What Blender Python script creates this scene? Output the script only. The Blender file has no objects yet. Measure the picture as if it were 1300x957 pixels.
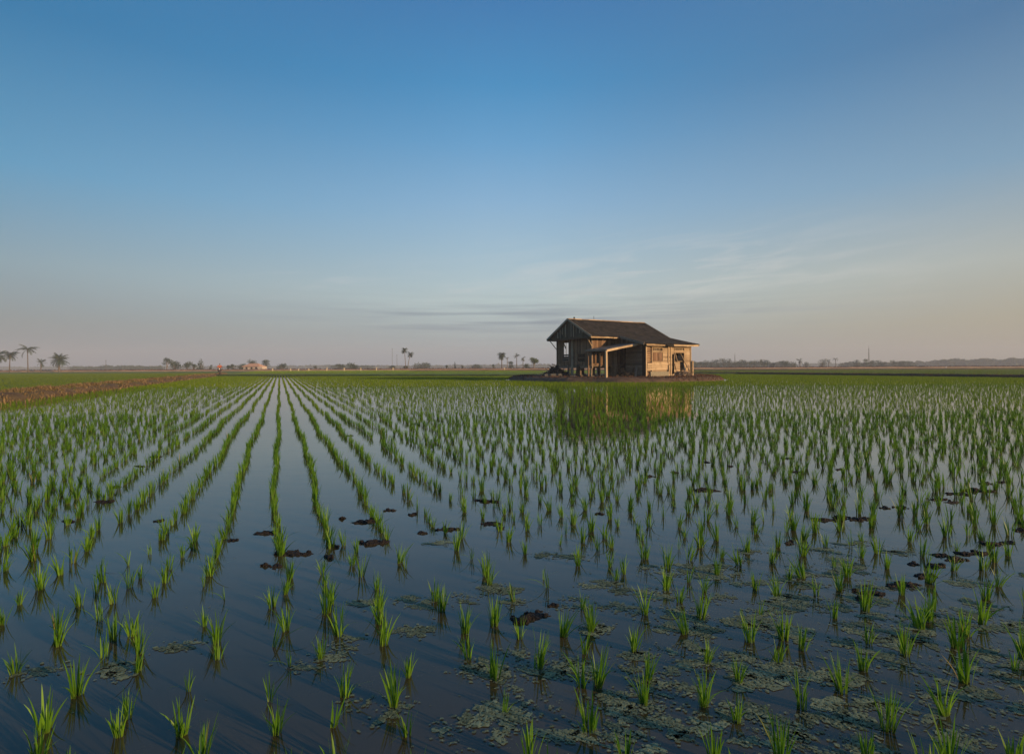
import bpy, bmesh, math, random
import numpy as np
from mathutils import Vector, Matrix
R = math.radians
random.seed(7); rng = np.random.default_rng(11)
sc = bpy.context.scene
col = sc.collection
F = 650.0; CAMH = 1.2; HY = 466.3; ROLL = 0.25
def horizon(px): return HY - math.tan(R(ROLL)) * (px - 650)
def gp(px, py, z=0.0):
    """photo pixel on a level surface of height z -> world x, y"""
    Y = F * (CAMH - z) / max(py - horizon(px), 1.0)
    return ((px - 650) / F * Y, Y)
def atd(px, Y): return (px - 650) / F * Y
def zof(px, py, Y): return CAMH + (horizon(px) - py) / F * Y

# ------------------------------------------------------------------ tags
def tag(o, label=None, cat=None, group=None, kind=None):
    if label: o['label'] = label
    if cat: o['category'] = cat
    if group: o['group'] = group
    if kind: o['kind'] = kind
    return o
def empty(name, loc=(0, 0, 0), rz=0.0):
    o = bpy.data.objects.new(name, None); col.objects.link(o)
    o.location = loc; o.rotation_euler = (0, 0, rz); o.empty_display_size = .2
    return o
def kids(o): return [c for c in bpy.data.objects if c.parent == o]
def copy_tree(o, parent=None):
    c = o.copy(); col.objects.link(c); c.parent = parent
    for ch in kids(o): copy_tree(ch, c)
    return c

# ------------------------------------------------------------------ node helpers
def newmat(name):
    m = bpy.data.materials.new(name); m.use_nodes = True
    nt = m.node_tree; b = nt.nodes['Principled BSDF']
    return m, nt, b
def N(nt, t, **kw):
    n = nt.nodes.new(t)
    for k, v in kw.items():
        if k.startswith('i_'):
            n.inputs[k[2:].replace('_', ' ')].default_value = v
        else: setattr(n, k, v)
    return n
def L(nt, a, b): nt.links.new(a, b)
def ramp(nt, fac, stops, interp='LINEAR'):
    r = nt.nodes.new('ShaderNodeValToRGB'); e = r.color_ramp.elements
    r.color_ramp.interpolation = interp
    while len(e) > 1: e.remove(e[-1])
    e[0].position = stops[0][0]; e[0].color = (*stops[0][1], 1)
    for p, c in stops[1:]:
        q = e.new(p); q.color = (*c, 1)
    if fac is not None: L(nt, fac, r.inputs[0])
    return r
def mth(nt, op, a, b=None, clamp=False):
    n = nt.nodes.new('ShaderNodeMath'); n.operation = op; n.use_clamp = clamp
    for i, v in enumerate((a, b)):
        if v is None: continue
        if isinstance(v, (int, float)): n.inputs[i].default_value = v
        else: L(nt, v, n.inputs[i])
    return n.outputs[0]
def mixc(nt, fac, a, b, mode='MIX'):
    n = nt.nodes.new('ShaderNodeMix'); n.data_type = 'RGBA'; n.blend_type = mode
    for s, v in ((n.inputs[0], fac), (n.inputs[6], a), (n.inputs[7], b)):
        if isinstance(v, (int, float)): s.default_value = v
        elif isinstance(v, tuple): s.default_value = (*v, 1) if len(v) == 3 else v
        else: L(nt, v, s)
    return n.outputs[2]

# ------------------------------------------------------------------ materials
def wood(name, dark, light, grain_axis=2, bump=.35, stain=(.05, .045, .035), rough=.85):
    m, nt, b = newmat(name)
    tc = N(nt, 'ShaderNodeTexCoord')
    mp = N(nt, 'ShaderNodeMapping'); s = [9, 9, 9]; s[grain_axis] = 1.1
    mp.inputs['Scale'].default_value = s
    L(nt, tc.outputs['Object'], mp.inputs['Vector'])
    n1 = N(nt, 'ShaderNodeTexNoise', i_Scale=2.2, i_Detail=6.0, i_Roughness=.65); L(nt, mp.outputs[0], n1.inputs['Vector'])
    n2 = N(nt, 'ShaderNodeTexNoise', i_Scale=1.6, i_Detail=5.0, i_Roughness=.6); L(nt, tc.outputs['Object'], n2.inputs['Vector'])
    at = N(nt, 'ShaderNodeAttribute', attribute_name='tint')
    f = mth(nt, 'ADD', mth(nt, 'MULTIPLY', n1.outputs[0], .75), mth(nt, 'MULTIPLY', at.outputs['Fac'], .55))
    f = mth(nt, 'SUBTRACT', f, .12, True)
    c = ramp(nt, f, [(.15, dark), (.85, light)])
    st = ramp(nt, n2.outputs[0], [(.5, (0, 0, 0)), (.72, (1, 1, 1))])
    c2 = mixc(nt, mth(nt, 'MULTIPLY', st.outputs[0], .55), c.outputs[0], stain)
    L(nt, c2, b.inputs['Base Color'])
    b.inputs['Roughness'].default_value = rough
    b.inputs['Specular IOR Level'].default_value = .25
    bp = N(nt, 'ShaderNodeBump', i_Strength=bump, i_Distance=.02); L(nt, n1.outputs[0], bp.inputs['Height'])
    L(nt, bp.outputs[0], b.inputs['Normal'])
    return m
def earth(name, c1, c2, c3, scale=3.0, bump=.6, rough=.95, dist=.05, spec=.2):
    m, nt, b = newmat(name)
    tc = N(nt, 'ShaderNodeTexCoord')
    n1 = N(nt, 'ShaderNodeTexNoise', i_Scale=scale, i_Detail=8.0, i_Roughness=.65); L(nt, tc.outputs['Object'], n1.inputs['Vector'])
    n2 = N(nt, 'ShaderNodeTexNoise', i_Scale=scale * .23, i_Detail=4.0); L(nt, tc.outputs['Object'], n2.inputs['Vector'])
    a = ramp(nt, n1.outputs[0], [(.32, c1), (.66, c2)])
    k = ramp(nt, n2.outputs[0], [(.45, (0, 0, 0)), (.62, (1, 1, 1))])
    L(nt, mixc(nt, mth(nt, 'MULTIPLY', k.outputs[0], .7), a.outputs[0], c3), b.inputs['Base Color'])
    b.inputs['Roughness'].default_value = rough
    b.inputs['Specular IOR Level'].default_value = spec
    bp = N(nt, 'ShaderNodeBump', i_Strength=bump, i_Distance=dist); L(nt, n1.outputs[0], bp.inputs['Height'])
    L(nt, bp.outputs[0], b.inputs['Normal'])
    return m
def leafm(name, dark, light, trans=.35, rough=.5, base=None, spec=.3):
    """tint.r = random per blade, tint.g = height along blade"""
    m, nt, b = newmat(name)
    at = N(nt, 'ShaderNodeAttribute', attribute_name='tint')
    sp = N(nt, 'ShaderNodeSeparateColor'); L(nt, at.outputs['Color'], sp.inputs[0])
    oi = N(nt, 'ShaderNodeObjectInfo')
    f = mth(nt, 'ADD', mth(nt, 'MULTIPLY', sp.outputs[0], .75), mth(nt, 'MULTIPLY', oi.outputs['Random'], .25))
    c = ramp(nt, f, [(.0, (.30, .24, .09)), (.035, (.22, .20, .06)), (.07, dark), (.8, light), (1.0, tuple(min(1, v * 1.25) for v in light))]).outputs[0]
    if base:
        w = ramp(nt, sp.outputs[1], [(0, (1, 1, 1)), (.3, (0, 0, 0))])
        c = mixc(nt, mth(nt, 'MULTIPLY', w.outputs[0], .8), c, base)
    L(nt, c, b.inputs['Base Color'])
    b.inputs['Roughness'].default_value = rough
    b.inputs['Specular IOR Level'].default_value = spec
    tr = N(nt, 'ShaderNodeBsdfTranslucent'); L(nt, c, tr.inputs['Color'])
    ms = N(nt, 'ShaderNodeMixShader'); ms.inputs[0].default_value = trans
    out = nt.nodes['Material Output']
    L(nt, b.outputs[0], ms.inputs[1]); L(nt, tr.outputs[0], ms.inputs[2]); L(nt, ms.outputs[0], out.inputs['Surface'])
    return m
def plain(name, c, rough=.6, metal=0.0, var=.15, scale=6):
    m, nt, b = newmat(name)
    tc = N(nt, 'ShaderNodeTexCoord')
    n = N(nt, 'ShaderNodeTexNoise', i_Scale=float(scale), i_Detail=5.0); L(nt, tc.outputs['Object'], n.inputs['Vector'])
    r = ramp(nt, n.outputs[0], [(.3, tuple(v * (1 - var) for v in c)), (.7, tuple(min(1, v * (1 + var)) for v in c))])
    L(nt, r.outputs[0], b.inputs['Base Color'])
    b.inputs['Roughness'].default_value = rough; b.inputs['Metallic'].default_value = metal
    return m

M = {}
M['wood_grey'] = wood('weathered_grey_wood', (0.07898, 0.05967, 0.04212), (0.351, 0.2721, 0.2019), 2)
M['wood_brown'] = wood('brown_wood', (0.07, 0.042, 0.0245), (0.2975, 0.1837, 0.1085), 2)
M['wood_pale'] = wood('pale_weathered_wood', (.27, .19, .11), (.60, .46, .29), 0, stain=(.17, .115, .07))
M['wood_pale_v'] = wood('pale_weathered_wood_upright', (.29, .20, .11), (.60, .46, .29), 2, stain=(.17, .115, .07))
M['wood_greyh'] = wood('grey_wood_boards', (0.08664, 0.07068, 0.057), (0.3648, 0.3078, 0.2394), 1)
M['wood_green'] = wood('faded_green_board', (.030, .027, .016), (.10, .088, .055), 2)
M['shutter'] = wood('brown_shutter', (.13, .07, .04), (.30, .185, .11), 2)
M['slat_pale'] = wood('pale_grey_slat', (0.156, 0.126, 0.09), (0.432, 0.36, 0.264), 2)
M['sheet'] = plain('grey_sheet', (.15, .14, .13), .7)
M['dark'] = plain('dark_wood_and_shade', (.02, .017, .014), .95)  # near-black: dark timber, and shade painted onto porch and recess parts
M['concrete'] = plain('old_concrete', (.26, .235, .17), .9)
M['concrete_grey'] = plain('grey_slab', (.10, .10, .09), .9)
M['mound'] = earth('dry_mud_bank', (.060, .040, .028), (.17, .115, .08), (.12, .085, .05), 2.2)
M['mud'] = earth('wet_black_mud', (.006, .005, .004), (.020, .016, .013), (.010, .008, .007), 60, 1.0, .75, .03, .4)
M['ground'] = earth('soil', (.05, .04, .03), (.10, .08, .05), (.06, .07, .03), .3)
M['bund_dry'] = earth('bund_soil', (.06, .043, .025), (.16, .11, .06), (.10, .085, .035), 1.6)
M['bund_dark'] = earth('dark_bund_soil', (.022, .022, .014), (.06, .05, .03), (.035, .05, .018), 1.2)
M['bund_green'] = earth('grassy_bund', (.02, .045, .012), (.045, .08, .02), (.05, .05, .02), 1.2)
M['embank'] = earth('embankment_soil', (.34, .18, .08), (.62, .36, .18), (.30, .17, .08), .6)
M['field_a'] = earth('young_paddy_green', (.09, .145, .020), (.15, .21, .032), (.16, .17, .03), .16, .9, .9, .15, .1)
M['field_b'] = earth('paddy_yellow_green', (.13, .20, .018), (.19, .27, .028), (.19, .19, .03), .12, .9, .9, .15, .1)
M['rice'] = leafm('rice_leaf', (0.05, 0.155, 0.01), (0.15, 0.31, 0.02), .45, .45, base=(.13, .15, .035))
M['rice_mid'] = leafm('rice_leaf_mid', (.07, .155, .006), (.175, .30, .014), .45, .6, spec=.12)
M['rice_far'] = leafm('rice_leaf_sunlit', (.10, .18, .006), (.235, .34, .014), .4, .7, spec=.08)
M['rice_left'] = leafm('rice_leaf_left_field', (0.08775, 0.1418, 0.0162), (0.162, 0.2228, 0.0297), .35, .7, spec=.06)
M['drygrass'] = leafm('dry_grass', (.10, .07, .03), (.33, .235, .11), .25, .8)
M['weed'] = leafm('bank_weed', (.06, .03, .018), (.19, .10, .055), .2, .9)
M['reed'] = leafm('dark_red_scrub', (.05, .026, .018), (.13, .065, .045), .1, .9)
def algm():
    m = leafm('floating_algae', (.075, .105, .06), (.20, .25, .15), .1, .75, spec=.2); nt = m.node_tree
    tc = N(nt, 'ShaderNodeTexCoord'); out = nt.nodes['Material Output']; src = out.inputs['Surface'].links[0].from_socket
    n1 = N(nt, 'ShaderNodeTexNoise', i_Scale=90.0, i_Detail=4.0, i_Roughness=.65); L(nt, tc.outputs['Object'], n1.inputs['Vector'])
    b = nt.nodes['Principled BSDF']; bp = N(nt, 'ShaderNodeBump', i_Strength=.8, i_Distance=.004); L(nt, n1.outputs[0], bp.inputs['Height']); L(nt, bp.outputs[0], b.inputs['Normal'])
    t = N(nt, 'ShaderNodeBsdfTransparent'); ms = N(nt, 'ShaderNodeMixShader')
    k = mth(nt, 'MULTIPLY', mth(nt, 'SUBTRACT', n1.outputs[0], .40), 14.0, True)
    L(nt, k, ms.inputs[0]); L(nt, t.outputs[0], ms.inputs[1]); L(nt, src, ms.inputs[2]); L(nt, ms.outputs[0], out.inputs['Surface'])
    return m
M['algae'] = algm()
M['trunk'] = wood('palm_trunk_bark', (.08, .06, .045), (.21, .165, .12), 2)
M['palm'] = leafm('palm_frond', (0.018, 0.036, 0.0126), (0.063, 0.09, 0.027), .25, .5)
M['tree'] = leafm('tree_leaf', (.015, .035, .012), (.055, .085, .028), .25, .6)
M['tree_lit'] = leafm('bright_tree_leaf', (.03, .06, .012), (.11, .15, .03), .3, .6)
M['shirt'] = plain('orange_cloth', (.48, .10, .03), .85)
M['trousers'] = plain('dark_cloth', (.03, .03, .035), .9)
M['skin'] = plain('skin', (.32, .18, .11), .55)
M['hair'] = plain('black_hair', (.012, .010, .009), .6)
M['black'] = plain('black_rubber', (.015, .015, .015), .8)
M['metal'] = plain('grey_metal', (.12, .12, .12), .7, .2)
M['redpaint'] = plain('dark_paint', (.05, .03, .03), .4)
M['white'] = plain('white_paint', (.75, .73, .68), .6)
M['postpaint'] = plain('stained_white_post', (.62, .50, .33), .8)
M['roof_far'] = plain('orange_roof', (.55, .30, .17), .8)
M['wall_far'] = plain('pale_wall', (.5, .42, .33), .9)

# roof tiles: dark, weathered
def roofm():
    m, nt, b = newmat('old_dark_roofing')
    tc = N(nt, 'ShaderNodeTexCoord')
    at = N(nt, 'ShaderNodeAttribute', attribute_name='tint')
    n1 = N(nt, 'ShaderNodeTexNoise', i_Scale=5.0, i_Detail=8.0, i_Roughness=.7); L(nt, tc.outputs['Object'], n1.inputs['Vector'])
    n2 = N(nt, 'ShaderNodeTexNoise', i_Scale=.8, i_Detail=4.0); L(nt, tc.outputs['Object'], n2.inputs['Vector'])
    f = mth(nt, 'ADD', mth(nt, 'MULTIPLY', n1.outputs[0], .6), mth(nt, 'MULTIPLY', at.outputs['Fac'], .45))
    c = ramp(nt, f, [(.2, (.013, .0125, .011)), (.85, (.056, .051, .043))])
    k = ramp(nt, n2.outputs[0], [(.5, (0, 0, 0)), (.7, (1, 1, 1))])
    c2 = mixc(nt, mth(nt, 'MULTIPLY', k.outputs[0], .5), c.outputs[0], (.036, .032, .024))
    L(nt, c2, b.inputs['Base Color'])
    b.inputs['Roughness'].default_value = .9; b.inputs['Specular IOR Level'].default_value = .15
    bp = N(nt, 'ShaderNodeBump', i_Strength=.6, i_Distance=.03); L(nt, n1.outputs[0], bp.inputs['Height'])
    L(nt, bp.outputs[0], b.inputs['Normal'])
    return m
M['roof'] = roofm()
def waterm():
    m, nt, b = newmat('still_paddy_water')
    tc = N(nt, 'ShaderNodeTexCoord')
    n0 = N(nt, 'ShaderNodeTexNoise', i_Scale=.8, i_Detail=6.0, i_Roughness=.6); L(nt, tc.outputs['Object'], n0.inputs['Vector'])
    c = ramp(nt, n0.outputs[0], [(.35, (.044, .038, .017)), (.7, (.066, .052, .022))])
    L(nt, c.outputs[0], b.inputs['Base Color'])
    b.inputs['Roughness'].default_value = .045
    b.inputs['IOR'].default_value = 1.58
    mp = N(nt, 'ShaderNodeMapping'); mp.inputs['Scale'].default_value = (1.0, 2.4, 1); mp.inputs['Rotation'].default_value = (0, 0, R(14))
    L(nt, tc.outputs['Object'], mp.inputs['Vector'])
    n1 = N(nt, 'ShaderNodeTexNoise', i_Scale=2.6, i_Detail=3.0, i_Roughness=.5); L(nt, mp.outputs[0], n1.inputs['Vector'])
    n2 = N(nt, 'ShaderNodeTexNoise', i_Scale=16.0, i_Detail=2.0); L(nt, mp.outputs[0], n2.inputs['Vector'])
    # calm and ruffled patches
    n3 = N(nt, 'ShaderNodeTexNoise', i_Scale=.16, i_Detail=2.0); L(nt, tc.outputs['Object'], n3.inputs['Vector'])
    k = ramp(nt, n3.outputs[0], [(.35, (.25, .25, .25)), (.65, (1, 1, 1))])
    h = mth(nt, 'ADD', n1.outputs[0], mth(nt, 'MULTIPLY', n2.outputs[0], .10))
    bp = N(nt, 'ShaderNodeBump', i_Distance=.014); L(nt, mth(nt, 'MULTIPLY', k.outputs[0], .15), bp.inputs['Strength'])
    L(nt, h, bp.inputs['Height'])
    L(nt, bp.outputs[0], b.inputs['Normal'])
    return m
M['water'] = waterm()

# ------------------------------------------------------------------ mesh builders
class MB:
    def __init__(s): s.v = []; s.f = []; s.t = []
    def quad8(s, P, tint=None):
        """P: 8 corners, bottom 4 then top 4"""
        n = len(s.v); s.v += [tuple(p) for p in P]
        s.f += [(n+3, n+2, n+1, n), (n+4, n+5, n+6, n+7), (n, n+1, n+5, n+4), (n+1, n+2, n+6, n+5), (n+2, n+3, n+7, n+6), (n+3, n, n+4, n+7)]
        s.t += [random.random() if tint is None else tint] * 8
    def box(s, x0, x1, y0, y1, z0, z1, tint=None, jit=0.0):
        j = lambda: random.uniform(-jit, jit)
        if x0 > x1: x0, x1 = x1, x0
        if y0 > y1: y0, y1 = y1, y0
        P = [(x0, y0, z0), (x1, y0, z0), (x1, y1, z0), (x0, y1, z0), (x0, y0, z1), (x1, y0, z1), (x1, y1, z1), (x0, y1, z1)]
        s.quad8([(a+j(), b+j(), c+j()) for a, b, c in P], tint)
    def bar(s, p, q, w=.08, h=None, tint=None):
        p = Vector(p); q = Vector(q); d = (q - p)
        if d.length < 1e-6: return
        d.normalize(); up = Vector((0, 0, 1)) if abs(d.z) < .95 else Vector((1, 0, 0))
        a = d.cross(up).normalized() * w / 2; b = d.cross(a).normalized() * (h or w) / 2
        s.quad8([p-a-b, p+a-b, p+a+b, p-a+b, q-a-b, q+a-b, q+a+b, q-a+b], tint)
    def tube(s, pts, rad, n=8, tint=None, cap=True):
        base = len(s.v); tt = random.random() if tint is None else tint
        pts = [Vector(p) for p in pts]
        for i, p in enumerate(pts):
            d = (pts[min(i+1, len(pts)-1)] - pts[max(i-1, 0)]).normalized()
            up = Vector((0, 0, 1)) if abs(d.z) < .9 else Vector((1, 0, 0))
            a = d.cross(up).normalized(); b = d.cross(a).normalized()
            r = rad[i] if hasattr(rad, '__len__') else rad
            for k in range(n):
                th = 2*math.pi*k/n
                s.v.append(tuple(p + a*r*math.cos(th) + b*r*math.sin(th))); s.t.append(tt)
        for i in range(len(pts)-1):
            for k in range(n):
                k2 = (k+1) % n
                s.f.append((base+i*n+k, base+i*n+k2, base+(i+1)*n+k2, base+(i+1)*n+k))
        if cap:
            s.f.append(tuple(base+k for k in reversed(range(n))))
            s.f.append(tuple(base+(len(pts)-1)*n+k for k in range(n)))
    def poly(s, pts, tint=None):
        n = len(s.v); s.v += [tuple(p) for p in pts]; s.f.append(tuple(range(n, n+len(pts))))
        s.t += [random.random() if tint is None else tint] * len(pts)
    def build(s, name, mat, parent=None, smooth=False):
        me = bpy.data.meshes.new(name); me.from_pydata(s.v, [], s.f)
        at = me.color_attributes.new('tint', 'FLOAT_COLOR', 'POINT')
        t = np.ones((len(s.v), 4), np.float32); t[:, :3] = np.array(s.t, np.float32)[:, None]
        at.data.foreach_set('color', t.ravel())
        me.materials.append(mat)
        if smooth: me.polygons.foreach_set('use_smooth', [True]*len(me.polygons))
        me.update()
        o = bpy.data.objects.new(name, me); col.objects.link(o); o.parent = parent
        return o

def raw_mesh(name, V, loops, starts, totals, tint, mat):
    me = bpy.data.meshes.new(name)
    me.vertices.add(len(V)); me.vertices.foreach_set('co', V.astype(np.float32).ravel())
    me.loops.add(len(loops)); me.loops.foreach_set('vertex_index', loops.astype(np.int32))
    me.polygons.add(len(starts)); me.polygons.foreach_set('loop_start', starts.astype(np.int32)); me.polygons.foreach_set('loop_total', totals.astype(np.int32))
    me.update(calc_edges=True)
    at = me.color_attributes.new('tint', 'FLOAT_COLOR', 'POINT')
    at.data.foreach_set('color', tint.astype(np.float32).ravel())
    me.polygons.foreach_set('use_smooth', np.ones(len(starts), bool))
    me.materials.append(mat); return me
def blades(name, base, az, lean, h, w, mat, seg=3, curl=1.8, rnd=None, z0=None):
    """vectorised grass blades. base (n,3)"""
    n = len(base); k = seg
    ts = np.linspace(0, 1, k+1)
    d = np.stack([np.cos(az), np.sin(az)], 1)
    fa = az + np.pi/2 + rng.uniform(-.9, .9, n)
    s = np.stack([np.cos(fa), np.sin(fa)], 1)
    V = np.zeros((n, 2*k+1, 3)); T = np.ones((n, 2*k+1, 4))
    rnd = rng.random(n) if rnd is None else rnd
    for i, t in enumerate(ts):
        out = lean*h*(.35*t + .65*t**curl)
        z = h*(t - .35*lean*t**2.5)
        c = base + np.concatenate([d*out[:, None], z[:, None]], 1)
        if i < k:
            ww = (w*(1-t)**.55*(.75+.5*min(1, t*3)))[:, None]*.5
            V[:, 2*i] = c; V[:, 2*i+1] = c
            V[:, 2*i, :2] -= s*ww; V[:, 2*i+1, :2] += s*ww
            T[:, 2*i:2*i+2, 1] = t
        else:
            V[:, 2*k] = c; T[:, 2*k, 1] = t
    T[:, :, 0] = rnd[:, None]
    pat = []; tot = []
    for i in range(k-1): pat += [2*i, 2*i+1, 2*i+3, 2*i+2]; tot.append(4)
    pat += [2*k-2, 2*k-1, 2*k]; tot.append(3)
    pat = np.array(pat); tot = np.array(tot)
    off = np.arange(n)*(2*k+1)
    loops = (off[:, None] + pat[None]).ravel()
    totals = np.tile(tot, n); starts = np.concatenate([[0], np.cumsum(totals)[:-1]])
    return raw_mesh(name, V.reshape(-1, 3), loops, starts, totals, T.reshape(-1, 4), mat)
def link_mesh(name, me, parent=None):
    o = bpy.data.objects.new(name, me); col.objects.link(o); o.parent = parent; return o
def hills_to_blades(P, nb, hmin, hmax, wid, leanmax, spread, name, mat, seg):
    n = len(P)
    cnt = rng.integers(int(nb*.65), int(nb*1.35)+1, n)
    idx = np.repeat(np.arange(n), cnt)
    hh = rng.uniform(hmin, hmax, n)[idx]*rng.uniform(.6, 1.05, len(idx))
    az = rng.uniform(0, 2*np.pi, len(idx)); rr = spread*np.sqrt(rng.random(len(idx)))
    base = np.zeros((len(idx), 3)); base[:, :2] = P[idx, :2]
    base[:, 0] += rr*np.cos(az); base[:, 1] += rr*np.sin(az)
    base[:, 2] = (P[idx, 2] if P.shape[1] > 2 else 0) - .01
    lean = rng.uniform(.03, leanmax, len(idx))
    r = np.clip(rng.random(n)[idx]*.6 + rng.random(len(idx))*.4, 0, 1)
    me = blades(name, base, az + rng.normal(0, .5, len(idx)), lean, hh, np.full(len(idx), wid)*rng.uniform(.7, 1.2, len(idx)), mat, seg, rnd=r)
    return link_mesh(name, me)

# ------------------------------------------------------------------ setting
def sheet(name, pts, z, mat, kind='structure', sub=0):
    me = bpy.data.meshes.new(name); me.from_pydata([(x, y, z) for x, y in pts], [], [tuple(range(len(pts)))])
    me.materials.append(mat); o = link_mesh(name, me); tag(o, kind=kind); return o
sheet('ground', [(-2500, -400), (2500, -400), (2500, 3200), (-2500, 3200)], -.12, M['ground'])
LX = lambda Y: -9.8 - .454*Y       # foot of the left bund
RX = lambda Y: 69.1 - .454*Y       # right bund
sheet('water', [(LX(-15)-.6, -15), (RX(-15)+1, -15), (RX(100)+1, 100), (LX(100)-.6, 100)], 0, M['water'])

def bund(name, pts, width, height, mat, label=None, step=.6, rough=.05):
    """raised earth ridge along a polyline, its cross-section a rounded trapezoid"""
    P = []
    for (a, b) in zip(pts[:-1], pts[1:]):
        a = Vector(a); b = Vector(b); n = max(1, int((b-a).length/step))
        for i in range(n): P.append(a.lerp(b, i/n))
    P.append(Vector(pts[-1]))
    prof = [(-.5, -.12), (-.42, .45), (-.3, .88), (-.1, 1.0), (.12, .97), (.3, .85), (.42, .4), (.5, -.12)]
    v = []; f = []; k = len(prof)
    for i, p in enumerate(P):
        d = (P[min(i+1, len(P)-1)] - P[max(i-1, 0)]).normalized(); s = Vector((d.y, -d.x))
        wj = 1 + random.uniform(-.12, .12)
        for (u, h) in prof:
            q = p + s*(u*width*wj + random.uniform(-rough, rough))
            v.append((q.x, q.y, (h*height*random.uniform(.82, 1.15)) if h > 0 else h))
    for i in range(len(P)-1):
        for j in range(k-1): f.append((i*k+j, i*k+j+1, (i+1)*k+j+1, (i+1)*k+j))
    me = bpy.data.meshes.new(name); me.from_pydata(v, [], f); me.materials.append(mat)
    me.polygons.foreach_set('use_smooth', [True]*len(f))
    o = link_mesh(name, me); tag(o, kind='structure'); return o, P
bL, PL = bund('bund_left', [(LX(3)-.9, 3), (LX(100)-.9, 100)], 1.7, .32, M['bund_dry'])
bR, PR = bund('bund_right', [(RX(30)+.4, 30), (RX(100)+.4, 100)], 1.1, .30, M['bund_dark'])
bC, PC = bund('bund_middle', [(LX(80), 80), (-31.7, 76), (-2, 68.5), (8, 70), (36, 78)], .9, .24, M['bund_green'])
bF, PF = bund('bund_far', [(-30, 150), (25, 150), (70, 132), (190, 118)], 1.2, .45, M['bund_dry'], step=2)

# fields beyond the bunds: slightly bumpy sheets at the height of their rice canopy
def field(name, poly, z, mat):
    o = sheet(name, poly, z, mat); return o
field('field_left', [(LX(-15)-1.9, -15), (LX(199)-1.9, 199), (-420, 199), (-420, -15)], .16, M['field_a'])
field('field_far', [(LX(80.5)-1.9, 80.6), (-31.7, 76.6), (-2, 69.1), (8, 70.6), (36, 78.6), (RX(76), 79), (RX(100), 100), (LX(100)+120, 199), (LX(199)-1.8, 199)], .19, M['field_b'])
field('field_right', [(RX(-15)+1.0, -15), (RX(100)+1.0, 100), (LX(100)+120.2, 199), (420, 199), (420, -15)], .17, M['field_a'])
# long embankment carrying a road
def embank():
    pr = [(-.6, -.12), (0, .05), (2.2, .62), (2.9, .70), (7.5, .70), (10, -.1)]
    xs = np.arange(-420, 421, 3.0); v = []; f = []; k = len(pr)
    for x in xs:
        for u, h in pr: v.append((x, 199.4+u+random.uniform(-.15, .15), h+(random.uniform(-.06, .08) if .1 < h else 0)))
    for i in range(len(xs)-1):
        for j in range(k-1): f.append((i*k+j, (i+1)*k+j, (i+1)*k+j+1, i*k+j+1))
    me = bpy.data.meshes.new('embankment'); me.from_pydata(v, [], f); me.materials.append(M['embank'])
    o = link_mesh('embankment', me); tag(o, kind='structure')
embank()
# dark red scrub all along the top of the embankment
n = 9000
B = np.zeros((n, 3)); B[:, 0] = rng.uniform(-330, 330, n); B[:, 1] = rng.uniform(202.2, 203.6, n); B[:, 2] = .6
me = blades('dry_scrub', B, rng.uniform(0, 6.28, n), rng.uniform(.1, .8, n), rng.uniform(.25, .75, n), rng.uniform(.2, .45, n), M['reed'], 2)
tag(link_mesh('dry_scrub', me), 'low dark reddish scrub along the top of the far embankment', 'scrub', kind='stuff')
n = 6000
B = np.zeros((n, 3)); B[:, 0] = rng.uniform(-330, 330, n); B[:, 1] = rng.uniform(199.3, 201.0, n); B[:, 2] = .02
me = blades('dry_grass', B, rng.uniform(0, 6.28, n), rng.uniform(.1, .8, n), rng.uniform(.15, .45, n), rng.uniform(.12, .3, n), M['drygrass'], 2)
tag(link_mesh('dry_grass', me), 'pale straw coloured grass on the slope of the far embankment', 'grass', kind='stuff')

# mound under the house
MC = (9.7, 50.0); MR = (10.1, 10.9)
def mound_r(th): return 1 + .03*math.sin(3*th+1) + .02*math.sin(7*th) + .012*math.sin(15*th+2)
def mound_in(x, y, k=1.0):
    dx = (x-MC[0])/MR[0]; dy = (y-MC[1])/MR[1]; return math.hypot(dx, dy) < k*mound_r(math.atan2(dy, dx))
def mound():
    v = [(MC[0], MC[1], .4)]; f = []; NT = 220; rings = [.3, .55, .75, .86, .92, .955, .975, .99, 1.005]
    zs = [.4, .4, .40, .39, .36, .30, .20, .08, -.1]
    for r, z in zip(rings, zs):
        for i in range(NT):
            th = 2*math.pi*i/NT; rr = r*mound_r(th)*(1+random.uniform(-.004, .004))
            jz = random.uniform(-.03, .035) if .8 < r < .99 else random.uniform(-.012, .012)
            v.append((MC[0]+MR[0]*rr*math.cos(th), MC[1]+MR[1]*rr*math.sin(th), z+jz))
    for i in range(NT): f.append((0, 1+i, 1+(i+1) % NT))
    for k in range(len(rings)-1):
        for i in range(NT):
            a = 1+k*NT+i; b = 1+k*NT+(i+1) % NT; f.append((a, a+NT, b+NT, b))
    me = bpy.data.meshes.new('mound'); me.from_pydata(v, [], f); me.materials.append(M['mound'])
    me.polygons.foreach_set('use_smooth', [True]*len(f))
    tag(link_mesh('mound', me), kind='structure')
mound()
n = 9000
th = rng.uniform(0, 2*np.pi, n); rr = np.sqrt(rng.uniform(.62, .985, n))
B = np.zeros((n, 3)); B[:, 0] = MC[0]+MR[0]*rr*np.cos(th); B[:, 1] = MC[1]+MR[1]*rr*np.sin(th)
B[:, 2] = np.interp(rr, [.9, .955, .975, 1.0], [.37, .30, .18, 0])
keep = B[:, 1] < 60; B = B[keep]; n = len(B)
me = blades('weeds', B, rng.uniform(0, 6.28, n), rng.uniform(.2, 1.0, n), rng.uniform(.04, .17, n)*(.5+rng.random(n)), rng.uniform(.02, .06, n), M['weed'], 2)
tag(link_mesh('weeds', me), 'short dry reddish brown weeds on the bank around the wooden house', 'weeds', kind='stuff')

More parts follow.
